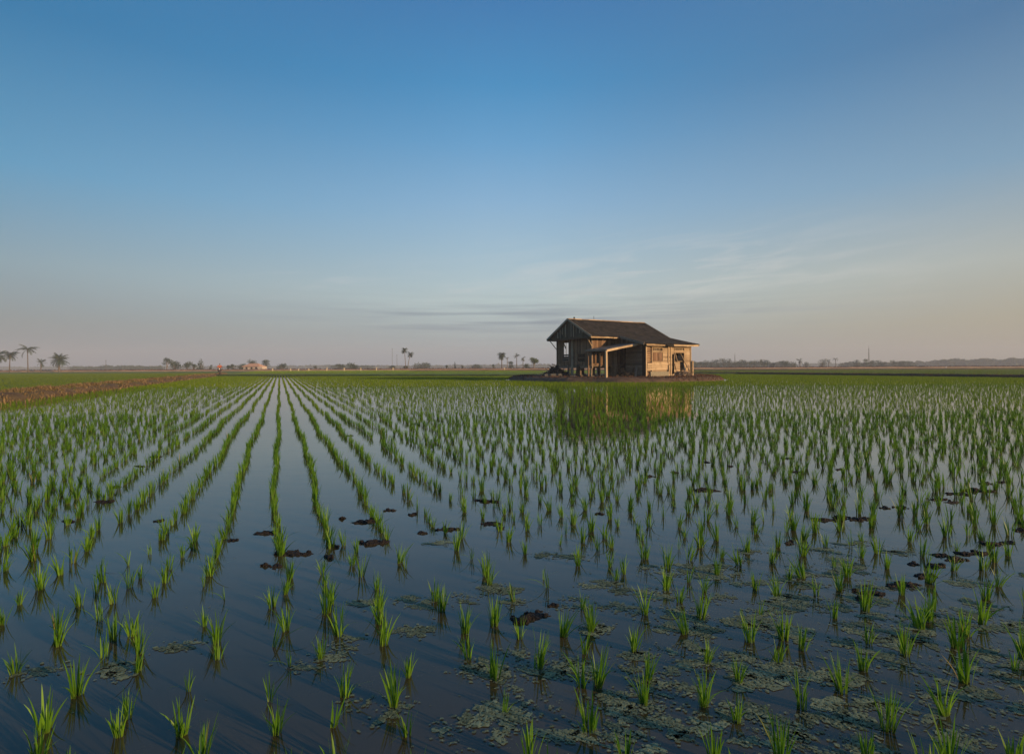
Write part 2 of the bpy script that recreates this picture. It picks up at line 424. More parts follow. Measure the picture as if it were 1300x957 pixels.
# dry grass on the left bund
n = 42000
t = rng.random(n)**1.6; Y = 3 + t*95; u = rng.normal(0, .5, n)
B = np.zeros((n, 3)); B[:, 0] = -9.8-.454*Y-.9+u; B[:, 1] = Y; B[:, 2] = np.maximum(0, .29-.40*np.abs(u)**2)
me = blades('dry_grass', B, rng.uniform(0, 6.28, n), rng.uniform(.2, 1.1, n), rng.uniform(.1, .34, n)*(.4+.6*(.5+.5*np.sin(Y*1.7)*np.sin(Y*.53+1))), rng.uniform(.012, .03, n)*(1+Y/40), M['drygrass'], 3)
tag(link_mesh('dry_grass', me), 'reddish dry grass growing along the long left bund', 'grass', kind='stuff')
n = 7000
t = rng.random(n)**1.6; Y = 3 + t*95; u = np.where(rng.random(n) < .5, rng.normal(.45, .12, n), rng.normal(-.1, .2, n))
B = np.zeros((n, 3)); B[:, 0] = -9.8-.454*Y-.9+u; B[:, 1] = Y; B[:, 2] = np.maximum(0, .27-.45*np.abs(u)**2)
gate = np.sin(Y*.9+1)*np.sin(Y*.37) > -.25; B = B[gate]; n = len(B)
me = blades('bund_grass', B, rng.uniform(0, 6.28, n), rng.uniform(.2, 1.0, n), rng.uniform(.05, .2, n), rng.uniform(.012, .03, n)*(1+B[:, 1]/40), M['rice_left'], 3)
tag(link_mesh('bund_grass', me), 'short green grass between the dry tufts of the left bund', 'grass', kind='stuff')
# rough dark grass on the right bund and the middle bund
n = 9000
Y = rng.uniform(30, 98, n); u = rng.normal(0, .3, n)
B = np.zeros((n, 3)); B[:, 0] = 69.5-.454*Y+u; B[:, 1] = Y; B[:, 2] = .24-.5*np.abs(u)**2
me = blades('bund_grass', B, rng.uniform(0, 6.28, n), rng.uniform(.2, 1.1, n), rng.uniform(.06, .2, n), rng.uniform(.03, .07, n), M['weed'], 2)
tag(link_mesh('bund_grass', me), 'short dark dry grass along the thin bund right of the house', 'grass', kind='stuff')

# ------------------------------------------------------------------ rice
dirv = np.array([-.454, 1.0])/1.0983; nrm = np.array([1.0, .454])/1.0983
def grid(rs, hs, jr, jh, wobk):
    ii = np.arange(int(-22/rs), int(95/rs)); jj = np.arange(int(-4/hs), int(102/hs))
    I, J = np.meshgrid(ii, jj, indexing='ij'); row = I.ravel()
    P = (row*rs)[:, None]*nrm + (J.ravel()*hs)[:, None]*dirv; P[:, 0] -= .035
    P += nrm*(wobk*(.022*np.sin(P[:, 1]*.8 + row*1.7) + .015*np.sin(P[:, 1]*2.3+row*.9)))[:, None]
    P += nrm*(rng.uniform(-1, 1, len(P))*jr)[:, None] + dirv*(rng.uniform(-1, 1, len(P))*jh)[:, None]
    return P
def strip(P):   # the drilled strip whose rows stay straight all the way
    w_ = (1.15+.11*P[:, 1])*(1+.25*np.sin(P[:, 1]*1.3)); return (np.abs(P[:, 0]+.454*P[:, 1]+.035) < w_) & (P[:, 1] > 3.2+.5*np.sin(P[:, 0]*5))
PA = grid(.36, .17, .014, .04, 1.0); PB = grid(.235, .20, .056, .058, 2.0)
Pg = np.concatenate([PA[strip(PA)], PB[~strip(PB)]])
X, Y = Pg[:, 0], Pg[:, 1]
nf = 69.5 + np.where(X < -2, -(X+2)*.252, np.clip((X-8)*.27, 0, 9)) - .8
ok = (Y > .8) & (np.abs(X) < Y*1.1+1.3) & (X > LX(Y)+.25) & (X < RX(Y)-.35) & (Y < nf) & (rng.random(len(X)) > .05)
dx = (X-MC[0])/MR[0]; dy = (Y-MC[1])/MR[1]
ok &= np.hypot(dx, dy) > 1.035
Pg = Pg[ok]; X, Y = Pg[:, 0], Pg[:, 1]

# ------------------------------------------------------------------ floating algae patches and mud clods (placed where the photo shows them)
ALG = []
def alg(px, py, w, k=1): ALG.append((*gp(px, py), w, k))
for a in [(700, 842, .26), (730, 856, .2), (860, 832, .34), (905, 838, .25), (820, 858, .22), (605, 850, .2), (640, 858, .15), (955, 790, .22), (1000, 803, .2), (985, 770, .18),
          (1040, 770, .18), (870, 780, .2), (905, 760, .16), (760, 740, .18), (735, 770, .15), (690, 705, .2), (730, 708, .18), (840, 725, .25), (880, 720, .22), (935, 735, .25),
          (1010, 735, .2), (580, 760, .15), (520, 765, .16), (455, 765, .12), (440, 820, .2), (400, 840, .15), (1100, 800, .25), (1150, 815, .3), (1180, 790, .28), (1210, 780, .25),
          (1130, 840, .3), (1200, 850, .3), (1260, 830, .3), (1240, 800, .22), (1280, 860, .3), (1060, 850, .25), (1000, 855, .25), (950, 862, .2), (1110, 765, .15), (1140, 700, .2),
          (1060, 705, .2), (1080, 730, .2), (960, 700, .2), (560, 690, .12), (620, 745, .12), (760, 800, .14), (790, 770, .14), (520, 800, .12), (1300, 800, .3), (1230, 740, .2),
          (40, 855, .12), (150, 850, .14), (230, 820, .1), (860, 900, .35), (960, 920, .35), (1100, 910, .35), (700, 910, .3), (1230, 920, .35), (600, 930, .25), (480, 900, .2), (800, 940, .3), (1040, 945, .3)]:
    alg(*a)
for _ in range(60):
    px = random.uniform(620, 1330); py = random.uniform(690, 950)
    if py < 660 + (1300-px)*.08: continue
    alg(px, py, random.uniform(.06, .2))
def algae():
    V = []; Fc = []; T = []
    def disc(x, y, r, z, m, sq=1.0, ang=0.0, t=None, rag=.3):
        n0 = len(V); tt = random.random() if t is None else t
        ph = [random.uniform(0, 6.28) for _ in range(3)]
        for i in range(m):
            th = 2*math.pi*i/m
            q = r*(1+rag*(.5*math.sin(2*th+ph[0])+.35*math.sin(3*th+ph[1])+.3*math.sin(5*th+ph[2]))+random.uniform(-.08, .08))
            a, b = q*math.cos(th), q*sq*math.sin(th)
            V.append((x+a*math.cos(ang)-b*math.sin(ang), y+a*math.sin(ang)+b*math.cos(ang), z)); T.append((tt, 1, 0, 1))
        Fc.append(tuple(range(n0, n0+m)))
    zc = 0
    for (x, y, w, k) in ALG:
        right = x > .9
        w *= .62
        nm = int(3 + 50*w)
        for i in range(nm):
            a = random.uniform(0, 6.28); d = w*.62*math.sqrt(random.random())
            xx, yy = x+1.5*d*math.cos(a), y+.85*d*math.sin(a)
            zc = (zc+1) % 30
            if random.random() < .42: disc(xx, yy, random.uniform(.02, .06), .0016+zc*.00003, 18, random.uniform(.4, .8), random.uniform(-.4, .4), rag=.7)
            for _ in range(9):
                zc = (zc+1) % 30
                e = random.uniform(.003, .011)
                disc(xx+random.gauss(0, .04), yy+random.gauss(0, .025), e, .0026+zc*.00003, 7, random.uniform(.35, .8), random.uniform(-.6, .6) if not right else random.uniform(-.9, -.3))
    # loose specks drifting everywhere in the front water
    for _ in range(700):
        Y = 1.5+7*random.random()**1.6; X = random.uniform(-1, 1)*Y
        if X < -.1*Y and random.random() < .75: continue
        zc = (zc+1) % 30
        disc(X, Y, random.uniform(.002, .007), .0016+zc*.00003, 6, random.uniform(.4, .8), random.uniform(-.6, .6))
    me = bpy.data.meshes.new('algae'); me.from_pydata(V, [], Fc)
    at = me.color_attributes.new('tint', 'FLOAT_COLOR', 'POINT'); at.data.foreach_set('color', np.array(T, np.float32).ravel())
    me.materials.append(M['algae'])
    tag(link_mesh('algae', me), 'dull green patches of algae floating between the seedlings in front', 'algae', kind='stuff')
algae()

CL = {'A': [(336, 677, 28), (371, 703, 45), (423, 694, 12), (475, 689, 40), (534, 677, 13), (568, 672, 32), (624, 665, 28)],
      'B': [(1047, 660, 30), (1067, 657, 20), (1092, 659, 28), (1122, 645, 9), (1141, 644, 15), (1191, 634, 19), (1208, 638, 14), (1215, 627, 20), (1238, 623, 28), (1250, 614, 15), (1275, 612, 13)],
      'C': [(1095, 763, 20), (1103, 753, 32), (1145, 743, 38), (1172, 731, 26), (1187, 719, 22), (1194, 705, 17), (1212, 710, 25), (1223, 703, 17), (1242, 702, 19), (1261, 691, 21), (1279, 689, 17), (1298, 673, 20)],
      'D': [(466, 662, 36), (494, 648, 14), (617, 636, 32)],
      'S': [(295, 686, 12), (350, 719, 14), (336, 718, 8), (416, 708, 12), (523, 653, 10), (433, 658, 7), (634, 670, 10), (1001, 690, 11), (1157, 716, 10), (897, 587, 8), (855, 600, 10),
            (825, 605, 10), (1010, 599, 12), (1064, 596, 10), (1269, 520, 8), (1000, 582, 14), (927, 592, 7), (177, 592, 15), (197, 580, 13), (147, 618, 12), (86, 662, 16), (201, 661, 8), (445, 553, 7), (760, 652, 9), (700, 768, 10)],
      'E': [(672, 784, 56)], 'F': [(897, 623, 30)], 'G': [(131, 637, 21)]}
ORD = ['first', 'second', 'third', 'fourth', 'fifth', 'sixth', 'seventh', 'eighth', 'ninth', 'tenth', 'eleventh', 'twelfth', 'thirteenth', 'fourteenth', 'fifteenth', 'sixteenth', 'seventeenth', 'eighteenth', 'nineteenth', 'twentieth']
CLW = []
def lump(name, x, y, w, lab, grp):
    """heap of clods breaking the surface"""
    from mathutils import noise
    w = max(w, .03)
    bm = bmesh.new(); ns = min(34, max(6, int(w/.009)))
    for i in range(ns):
        t = random.uniform(-.5, .5)
        r = random.uniform(.006, .017)*(1.2 if w > .2 else 1)*(1.15-abs(t))
        cx = t*w; cy = random.gauss(0, w*.06+.008); cz = random.uniform(-.35, .45)*r
        S = bmesh.ops.create_icosphere(bm, subdivisions=3 if w > .25 else 2, radius=r); sd = Vector((random.uniform(0, 99), random.uniform(0, 99), 0))
        kx, ky = random.uniform(1.0, 1.7), random.uniform(.75, 1.12)
        for v in S['verts']:
            p = v.co.normalized()
            k = 1 + .6*noise.noise(p*1.6+sd) + .45*noise.noise(p*4.5+sd)
            v.co = Vector((p.x*r*kx*k, p.y*r*ky*k, p.z*r*.85*k)) + Vector((cx, cy, cz))
    NR, NA = 7, 26; c0 = bm.verts.new((0, 0, .007)); prev = None; sd = Vector((x*7, y*7, 3))
    for q in range(1, NR+1):
        ring = []
        for i in range(NA):
            th = 2*math.pi*i/NA; u = Vector((math.cos(th), math.sin(th), 0))
            R_ = (1 + .7*noise.noise(u*1.4+sd) + .35*noise.noise(u*4+sd))*q/NR
            px_, py_ = w*.47*R_*u.x, (w*.11+.010)*R_*u.y
            hz_ = .010*(1-(q/NR)**2) + .007*noise.noise(Vector((px_*45, py_*45, 0))+sd) - (.004 if q == NR else 0)
            ring.append(bm.verts.new((px_, py_, hz_)))
        for i in range(NA):
            j = (i+1) % NA
            bm.faces.new((c0, ring[i], ring[j]) if prev is None else (prev[i], ring[i], ring[j], prev[j]))
        prev = ring
    me = bpy.data.meshes.new(name); bm.to_mesh(me); bm.free(); me.materials.append(M['mud'])
    o = link_mesh(name, me); o.location = (x, y, 0); o.rotation_euler = (0, 0, random.uniform(-.25, .35))
    tag(o, lab, 'mud clod', grp); return o
WHERE = {'A': 'the broken mud string left of centre', 'B': 'the upper mud string at right',
         'C': 'the lower mud string at right', 'D': 'the short back string left of centre'}
for k, lst in CL.items():
    for i, (px, py, w) in enumerate(sorted(lst)):
        x, y = gp(px, py); ww = w/F*math.hypot(x, y)*.95; CLW.append((x, y, ww))
        if k == 'S': lab, g = 'small lone black mud clod just breaking the water surface', 'small lone mud clods'
        elif k == 'E': lab, g = 'broad brownish mud heap in the front water among algae, the nearest one', None
        elif k == 'F': lab, g = 'flat black mud patch in open water below the house reflection', None
        elif k == 'G': lab, g = 'flat black mud sliver in the left water, widest one left of the straight rows', None
        else: lab, g = f'black mud clod, {ORD[i]} from left in {WHERE[k]}', 'strings of mud clods'
        lump('mud_clod', x, y, ww, lab, g)

# the 300 seedlings that show largest: individuals, built from a set of different tufts
clear = np.ones(len(X), bool)
for (cx, cy, cw) in CLW: clear &= np.hypot(X-cx, (Y-cy)) > .02+cw*.05
Pg = Pg[clear]; X, Y = Pg[:, 0], Pg[:, 1]
vis = (Y > 1.55) & (np.abs(X) < Y*1.0)
d = np.where(vis, np.hypot(X, Y), 1e9); order = np.argsort(d); nearest = order[:300]
tufts = []
for k in range(16):
    thin = k % 8 == 3
    nb = random.randint(6, 9) if thin else random.randint(16, 27)
    az = rng.uniform(0, 2*np.pi, nb); rr = (.018 if not thin else .012)*np.sqrt(rng.random(nb))
    B = np.stack([rr*np.cos(az), rr*np.sin(az), np.full(nb, -.012)], 1)
    hb = rng.uniform(.08, .165, nb) if not thin else rng.uniform(.08, .16, nb)
    ln = np.abs(rng.normal(.20, .17, nb))+.02
    if k % 3 == 0: ln[0] = 1.0; hb[0] = .13
    tufts.append((blades('rice_seedling', B, az+rng.normal(0, .6, nb), ln, hb, rng.uniform(.0045, .0075, nb), M['rice'], 5, 1.9), thin))
AX = np.array([(a[0], a[1]) for a in ALG]); AW = np.array([a[2] for a in ALG])
CX = np.array([(c[0], c[1]) for c in CLW])
for k, i in enumerate(nearest):
    x, y = Pg[i]; q = random.randrange(16); me, thin = tufts[q]
    o = link_mesh('rice_seedling', me); o.location = (x, y, 0); o.rotation_euler = (random.gauss(0, .07), random.gauss(0, .07), random.uniform(0, 6.28))
    s = random.uniform(.66, 1.12); o.scale = (s, s, s*random.uniform(.9, 1.15))
    da = (np.hypot(*(AX-[x, y]).T)/np.maximum(AW, .1)).min(); dc = np.hypot(*(CX-[x, y]).T).min()
    form = 'thin' if thin else 'full'
    where = 'beside a black mud clod' if dc < .16 else ('ringed by floating algae' if da < .75 else 'in clear water')
    tag(o, f'{form} tuft of rice seedling near the camera, {where}', 'rice seedling', 'rice seedlings nearest the camera')
rest = np.ones(len(X), bool); rest[nearest] = False
Pr = Pg[rest]
yy = Pr[:, 1]; zcol = np.zeros((len(Pr), 1)); Pr = np.concatenate([Pr, zcol], 1)
near_r = Pr[yy < 13]; mid_r = Pr[(yy >= 13) & (yy < 32)]; far_r = Pr[yy >= 32]
def tag_rice(o, l): tag(o, l, 'rice', kind='stuff')
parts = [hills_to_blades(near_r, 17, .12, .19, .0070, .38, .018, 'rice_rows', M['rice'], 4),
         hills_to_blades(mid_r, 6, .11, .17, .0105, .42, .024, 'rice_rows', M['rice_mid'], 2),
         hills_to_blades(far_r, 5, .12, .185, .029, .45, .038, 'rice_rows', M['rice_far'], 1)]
# one object: join the three meshes, keep the two materials
bm = bmesh.new(); mats = [M['rice'], M['rice'], M['rice_far']]
def join_objs(objs, name):
    import numpy as _n
    Vs, Ls, Ss, Ts, Cs, Ms = [], [], [], [], [], []; vo = lo = 0
    ml = []
    for o in objs:
        me = o.data; a = _n.empty(len(me.vertices)*3, _n.float32); me.vertices.foreach_get('co', a); Vs.append(a.reshape(-1, 3))
        l = _n.empty(len(me.loops), _n.int32); me.loops.foreach_get('vertex_index', l); Ls.append(l+vo)
        s = _n.empty(len(me.polygons), _n.int32); me.polygons.foreach_get('loop_start', s); Ss.append(s+lo)
        t = _n.empty(len(me.polygons), _n.int32); me.polygons.foreach_get('loop_total', t); Ts.append(t)
        c = _n.empty(len(me.vertices)*4, _n.float32); me.color_attributes['tint'].data.foreach_get('color', c); Cs.append(c.reshape(-1, 4))
        m = me.materials[0]
        if m not in ml: ml.append(m)
        Ms.append(_n.full(len(me.polygons), ml.index(m), _n.int32))
        vo += len(me.vertices); lo += len(me.loops)
    r = raw_mesh(name, _n.concatenate(Vs), _n.concatenate(Ls), _n.concatenate(Ss), _n.concatenate(Ts), _n.concatenate(Cs), ml[0])
    for m in ml[1:]: r.materials.append(m)
    r.polygons.foreach_set('material_index', _n.concatenate(Ms))
    for o in objs:
        me = o.data; bpy.data.objects.remove(o); bpy.data.meshes.remove(me)
    return link_mesh(name, r)
bm.free()
o = join_objs(parts, 'rice_rows')
tag(o, 'rows of young green rice beyond the nearest seedlings in the flooded field', 'rice', kind='stuff')
# rice of the neighbouring fields (dense, already closed canopy)
def dense(name, fx, y0, y1, k, mat, lab, z, hmin, hmax, wid):
    yv = y0 + (y1-y0)*rng.random(k)**.5; P = np.zeros((k, 3)); P[:, 1] = yv; lo, hi = fx(yv); P[:, 0] = lo+(hi-lo)*rng.random(k); P[:, 2] = z
    o = hills_to_blades(P, 4, hmin, hmax, wid, .5, .08, name, mat, 1); tag(o, lab, 'rice', kind='stuff')
dense('rice_sward', lambda y: (np.maximum(-1.05*y, -9.8-.454*y-60), -9.8-.454*y-1.95), 19, 120, 42000, M['rice_left'], 'dense green rice of the field beyond the left bund', .13, .10, .2, .05)
dense('rice_sward', lambda y: (69.1-.454*y+1.0, np.minimum(1.05*y, 130+0*y)), 46, 130, 42000, M['rice_left'], 'dense green rice of the field beyond the thin right bund', .12, .12, .22, .06)
def fx_far(y): return (-9.8-.454*y+1.2, np.minimum(69-.454*y, 40+0*y))
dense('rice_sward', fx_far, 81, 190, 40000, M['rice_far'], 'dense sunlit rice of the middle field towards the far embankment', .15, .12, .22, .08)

# ------------------------------------------------------------------ the house
H = empty('wooden_house', (4.86, 44.5, .4), R(30))
tag(H, 'abandoned weathered wooden stilt house with dark roof on a mound in the paddy', 'house')
G0 = .4
class HB(MB):
    """house coordinates: a along the ridge, b towards the front, z world height"""
    def hb(s, a0, a1, b0, b1, z0, z1, tint=None, jit=0.0): s.box(a0, a1, -b1, -b0, z0-G0, z1-G0, tint, jit)
    def hbar(s, p, q, w=.08, h=None, tint=None): s.bar((p[0], -p[1], p[2]-G0), (q[0], -q[1], q[2]-G0), w, h, tint)
def split(z0, z1, holes, c0, c1):
    """vertical extents left after removing holes that overlap [c0,c1]"""
    segs = [(z0, z1)]
    for (h0, h1, y0, y1) in holes:
        if h1 <= (c0+c1)/2 or h0 >= (c0+c1)/2: continue
        ns = []
        for a, b in segs:
            if y1 <= a or y0 >= b: ns.append((a, b)); continue
            if y0 > a: ns.append((a, y0))
            if y1 < b: ns.append((y1, b))
        segs = ns
    return segs
def planks(mb, axis, fixed, s0, s1, z0, z1, w, th=.025, holes=(), vert=True, jag=0.0, top=None, miss=0.0, lap=.006):
    """a boarded wall; axis 'a' runs along a at b=fixed, axis 'b' runs along b at a=fixed"""
    def put(u0, u1, v0, v1):
        o = random.uniform(-lap, lap); t = random.random()
        if axis == 'a': mb.hb(u0, u1, fixed-th/2+o, fixed+th/2+o, v0, v1, t, .003)
        else: mb.hb(fixed-th/2+o, fixed+th/2+o, u0, u1, v0, v1, t, .003)
    if vert:
        u = s0
        while u < s1-.01:
            ww = min(w*random.uniform(.85, 1.15), s1-u); g = random.uniform(.004, .014)
            if random.random() >= miss:
                zt = z1 if top is None else top((u+u+ww)/2)
                for a, b in split(z0, zt, holes, u, u+ww): put(u, u+ww-g, a - (random.uniform(0, jag) if a == z0 else 0), b)
            u += ww
    else:
        v = z0
        while v < z1-.01:
            ww = min(w*random.uniform(.9, 1.1), z1-v); g = random.uniform(.005, .014)
            if random.random() >= miss:
                hs = [(h[2], h[3], h[0], h[1]) for h in holes]
                for a, b in split(s0, s1, hs, v, v+ww): put(a, b, v, v+ww-g)
            v += ww
A0, A1 = .7, 9.05; BB, BF = -2.6, 2.4; FZ = 1.43; EX = 3.76; EB = 5.5
def rz(b):
    """underside height of the main roof"""
    return 5.33 - .509*abs(b)
# floor and its beams
m = HB()
for k in range(42):
    b = BB + k*(BF-BB)/42; m.hb(A0-.05, A1, b, b+(BF-BB)/42-.006, FZ-.05, FZ-.01)
m.build('floor_deck', M['wood_brown'], H)
m = HB()
for b in (BB+.1, -.9, .8, BF-.1): m.hb(A0-.12, A1, b-.05, b+.05, FZ-.19, FZ-.055)
for a in (A0+.05, 2.2, 3.7, 5.4, 7.2, A1-.1): m.hb(a-.045, a+.045, BB, BF+.06, FZ-.31, FZ-.195)
m.build('floor_beam', M['wood_grey'], H)
# stilts: each a post of its own
for a in (A0+.08, 2.25, 3.62, 5.4, 7.2, 8.9):
    for b in (-2.5, -.95, .75, 2.28):
        if a > 4 and b > 2: continue
        m = HB(); w = random.uniform(.07, .12); lx, ly = random.uniform(-.04, .04), random.uniform(-.04, .04)
        m.hbar((a+lx, b+ly, .36), (a, b, FZ-.06 if True else 0), w*1.5); o = m.build('stilt', M['wood_grey'], H)
# concrete footings
for a in (A0+.08, 2.25, 3.62):
    for b in (-2.5, -.95, .75, 2.28):
        m = HB(); m.hb(a-.16, a+.16, b-.16, b+.16, .35, .47+random.random()*.06, None, .015); m.build('footing', M['concrete_grey'], H)
# tall pale post in front of the gable wall and a dark stub beside it
m = HB(); m.hbar((A0-.10, -.14, .38), (A0-.10, -.12, 3.72), .13); m.build('post', M['slat_pale'], H)
m = HB(); m.hbar((A0-.16, .62, .38), (A0-.05, .66, 1.40), .26, .2); m.build('post', M['dark'], H)
# gable wall (boards upright) with its two openings
W1 = (-1.6, -.80, 1.76, 3.36); W2 = (.60, 1.50, 1.68, 2.30)
m = HB(); planks(m, 'b', A0, BB, BF, FZ-.08, 3.74, .17, holes=[W1, W2], jag=.04); gw = m.build('wall', M['wood_brown'], H)
gw['label'] = 'dark brown upright board wall under the gable'
def window(par, axis, fixed, u0, u1, z0, z1, mat, bars=0, rails=(), fr=.05, d=.05, name='window'):
    m = HB(); th = d
    def pc(a0, a1, c0, c1):
        if axis == 'b': m.hb(fixed-th, fixed+.02, a0, a1, c0, c1)
        else: m.hb(a0, a1, fixed-.02, fixed+th, c0, c1)
    pc(u0-fr, u0, z0-fr, z1+fr); pc(u1, u1+fr, z0-fr, z1+fr); pc(u0, u1, z1, z1+fr); pc(u0, u1, z0-fr, z0)
    f = m.build(name, mat, par)
    if bars or rails:
        m = HB()
        for k in range(bars):
            u = u0+(u1-u0)*(k+1)/(bars+1)
            if axis == 'b': m.hb(fixed-.02, fixed+.01, u-.02, u+.02, z0, z1)
            else: m.hb(u-.02, u+.02, fixed-.01, fixed+.02, z0, z1)
        for z in rails:
            if axis == 'b': m.hb(fixed-.045, fixed-.022, u0, u1, z-.035, z+.035)
            else: m.hb(u0, u1, fixed+.022, fixed+.045, z-.035, z+.035)
        m.build('bar', mat, f)
    return f
f = window(H, 'b', A0, *W1, M['wood_grey'], bars=1, rails=(1.95, 2.12, 2.30))
m = HB()
for k in range(4): m.hb(A0-.015, A0+.01, -1.6, -.8, 1.78+k*.14, 1.88+k*.14)
m.build('low_panel', M['dark'], f)
f = window(H, 'b', A0, *W2, M['wood_brown'], bars=0, rails=(1.99,))
m = HB()
for k in range(4): m.hb(A0+.02, A0+.05, .6, 1.5, 1.69+k*.155, 1.81+k*.155)
m.build('shutter', M['dark'], f)  # dark boards carry the shade of the window recess in their colour
# corner posts and wall plates
m = HB()
for b in (BB, BF): m.hb(A0-.05, A0+.06, b-.055, b+.055, FZ-.2, 3.78)
m.hb(A0-.045, A0+.045, BB+.06, BF-.06, 3.68, 3.78)
m.hb(A0-.05, A0+.05, BB-.02, BF+.02, FZ-.2, FZ-.085)
m.build('corner_post', M['wood_grey'], H)
# back wall with the opening one sees the sky through; end wall
WB = (.95, 2.5, 2.15, 3.55)
m = HB(); planks(m, 'a', BB, A0, A1, FZ-.05, 3.95, .2, holes=[WB, (5, 6, 2.2, 3.2)]); m.build('wall', M['wood_grey'], H)
m = HB(); planks(m, 'b', A1, BB, BF, .5, 4.9, .2, top=lambda u: rz(u)-.12, holes=[(-1, 0, 2.2, 3.2)]); m.build('wall', M['wood_grey'], H)
m = HB(); planks(m, 'b', 4.3, BB+.05, BF-.05, FZ, 4.0, .2); m.build('inner_wall', M['wood_brown'], H)
# front wall above the floor: left part, lit at its corner
m = HB(); planks(m, 'a', BF, A0+.06, EX, FZ-.06, 3.86, .17, holes=[(2.9, 3.6, 1.5, 3.0)], jag=.05); m.build('wall', M['wood_brown'], H)
# boards that go down to the ground below it
m = HB(); planks(m, 'a', BF+.04, 2.75, 3.45, .42, 2.9, .17, jag=.0); m.build('wall', M['wood_grey'], H)
m = HB(); planks(m, 'a', BF-1.6, 3.7, A1, .42, FZ, .2); m.build('wall', M['wood_grey'], H)
# gable panel out at the roof's edge, pale slats with dark gaps
GA = .14
m = HB(); b = -2.75; k = 0
while b < 2.7:
    w = random.uniform(.15, .21); zt = rz(b+w/2)-.04; k += 1
    if zt > 3.75: m.hb(GA, GA+.025, b, b+w-.008, 3.66, zt)
    b += w
m.build('gable_panel', M['wood_green'], H)
m = HB()
for b in (-1.75, -1.35, -1.0, -.55, .25, .62, 1.0, 1.45, 1.8):
    zt = rz(b+.1)-.12; zb = 3.74+random.random()*.10
    if random.random() < .25: zb += .3
    if zt > zb+.1: m.hb(GA-.03, GA-.003, b, b+random.uniform(.07, .13), zb, zt, None, .01)
m.build('gable_slat', M['slat_pale'], H)
m = HB(); m.hb(GA-.05, GA+.04, -2.85, 2.85, 3.58, 3.67); m.hb(A0+.06, GA+.05, -2.8, 2.8, 3.78, 3.80); 
m.build('gable_beam', M['wood_brown'], H)

# roof built of overlapping rows of tiles
def tiled(mb, O, U, V, nu, nv, th=.022, ov=1.12, sag=0.0, wear=.012):
    """O corner at the ridge, U along the ridge, V down the slope (vectors in a,b,z)"""
    O = Vector(O); U = Vector(U); V = Vector(V)
    Nn = U.cross(V).normalized()
    if Nn.z < 0: Nn = -Nn
    for j in range(nv):
        for i in range(nu):
            sft = .5 if j % 2 else 0
            u0 = (i+sft)/nu; u1 = min((i+1+sft)/nu, 1)-.0012
            if i == 0 and sft: u0 = 0
            if u1 <= u0: continue
            v0 = j/nv; v1 = (j+ov)/nv
            lift = .006+random.uniform(0, wear)
            sg = lambda u: -sag*math.sin(math.pi*u)
            P = []
            for (vv, hgt) in ((v0, .0), (v1, lift+.018)):
                pass
            c = lambda u, v, h: O+U*u+V*v+Nn*h+Vector((0, 0, -sag*math.sin(math.pi*min(1, max(0, u)))*math.sin(math.pi*.5*min(1, v))))
            jx = random.uniform(-.008, .008)
            q = [c(u0, v0, -.01), c(u1, v0, -.01), c(u1, v1+jx, lift), c(u0, v1+jx, lift)]
            r = [c(u0, v0, -.01+th), c(u1, v0, -.01+th), c(u1, v1+jx, lift+th), c(u0, v1+jx, lift+th)]
            mb.quad8([(p.x, -p.y, p.z-G0) for p in q] + [(p.x, -p.y, p.z-G0) for p in r])
RT = 5.38; EZ = 3.75
m = HB()
tiled(m, (0, .02, RT), (9.0, 0, 0), (0, 3.2, EZ-RT), 30, 12, sag=.05)
tiled(m, (0, -.02, RT), (9.0, 0, 0), (0, -3.2, EZ-RT), 30, 12, sag=.05)
roof = m.build('roof', M['roof'], H)
# solid decking under the tiles
m = HB()
for sgn in (1, -1):
    q = [(0.02, 0, RT-.05), (8.98, 0, RT-.05), (8.98, sgn*3.17, EZ-.05), (.02, sgn*3.17, EZ-.05)]
    lo = [(a, -b, z-.05-G0) for a, b, z in q]; hi = [(a, -b, z+.005-G0) for a, b, z in q]
    m.quad8(lo+hi, .2)
m.build('roof_deck', M['dark'], roof)
m = HB()
for k in range(12):
    a = k*.75; m.hb(a+.005, a+.745, -.11, .11, RT-.01+random.uniform(-.01, .01), RT+.05+random.uniform(-.01, .01), None, .006)
m.build('ridge_cap', M['wood_pale'], roof)
m = HB(); m.hbar((.7, 0, RT+.02), (.7, 0, RT+.20), .10); m.hbar((2.9, 0, RT), (2.88, 0, RT+.38), .025)
m.build('finial', M['dark'], roof)
# barge boards (grey) and eave fascia (lit)
m = HB()
for sgn in (1, -1):
    m.hbar((-.03, 0, RT-.02), (-.03, sgn*3.24, EZ-.05), .035, .17)
    m.hbar((9.03, 0, RT-.02), (9.03, sgn*3.24, EZ-.05), .035, .17)
m.build('barge_board', M['slat_pale'], roof)
m = HB(); m.hb(0, 1.35, 3.17, 3.20, 3.58, 3.71, None, .008); m.hb(1.38, 2.35, 3.17, 3.20, 3.60, 3.71, None, .008); m.hb(2.4, 3.0, 3.17, 3.2, 3.60, 3.70, None, .008)
m.build('fascia', M['wood_pale'], roof)
m = HB(); m.hb(0, 9, -3.2, -3.17, 3.58, 3.71); m.build('fascia', M['wood_grey'], roof)
# rafters' ends and eave braces
m = HB()
for a in np.arange(.1, 9.0, .62):
    for sgn in (1, -1): m.hbar((a, 0, RT-.14), (a, sgn*3.12, EZ-.14), .05, .09)
m.build('rafter', M['wood_brown'], roof)
for (p, q) in [((A0-.02, 2.42, 2.95), (.12, 2.55, 3.60)), ((A0, -2.62, 2.75), (.15, -3.0, 3.62)), ((1.7, -2.6, 2.9), (1.7, -3.1, 3.6))]:
    m = HB(); m.hbar(p, q, .07); m.build('brace', M['wood_pale_v'] if p[1] > 0 else M['wood_grey'], H)

# extension: lower room in front, its roof, its walls
m = HB()
tiled(m, (3.1, 3.1, 3.80), (6.0, 0, 0), (.0, 2.82, -.69), 22, 8, sag=.03)
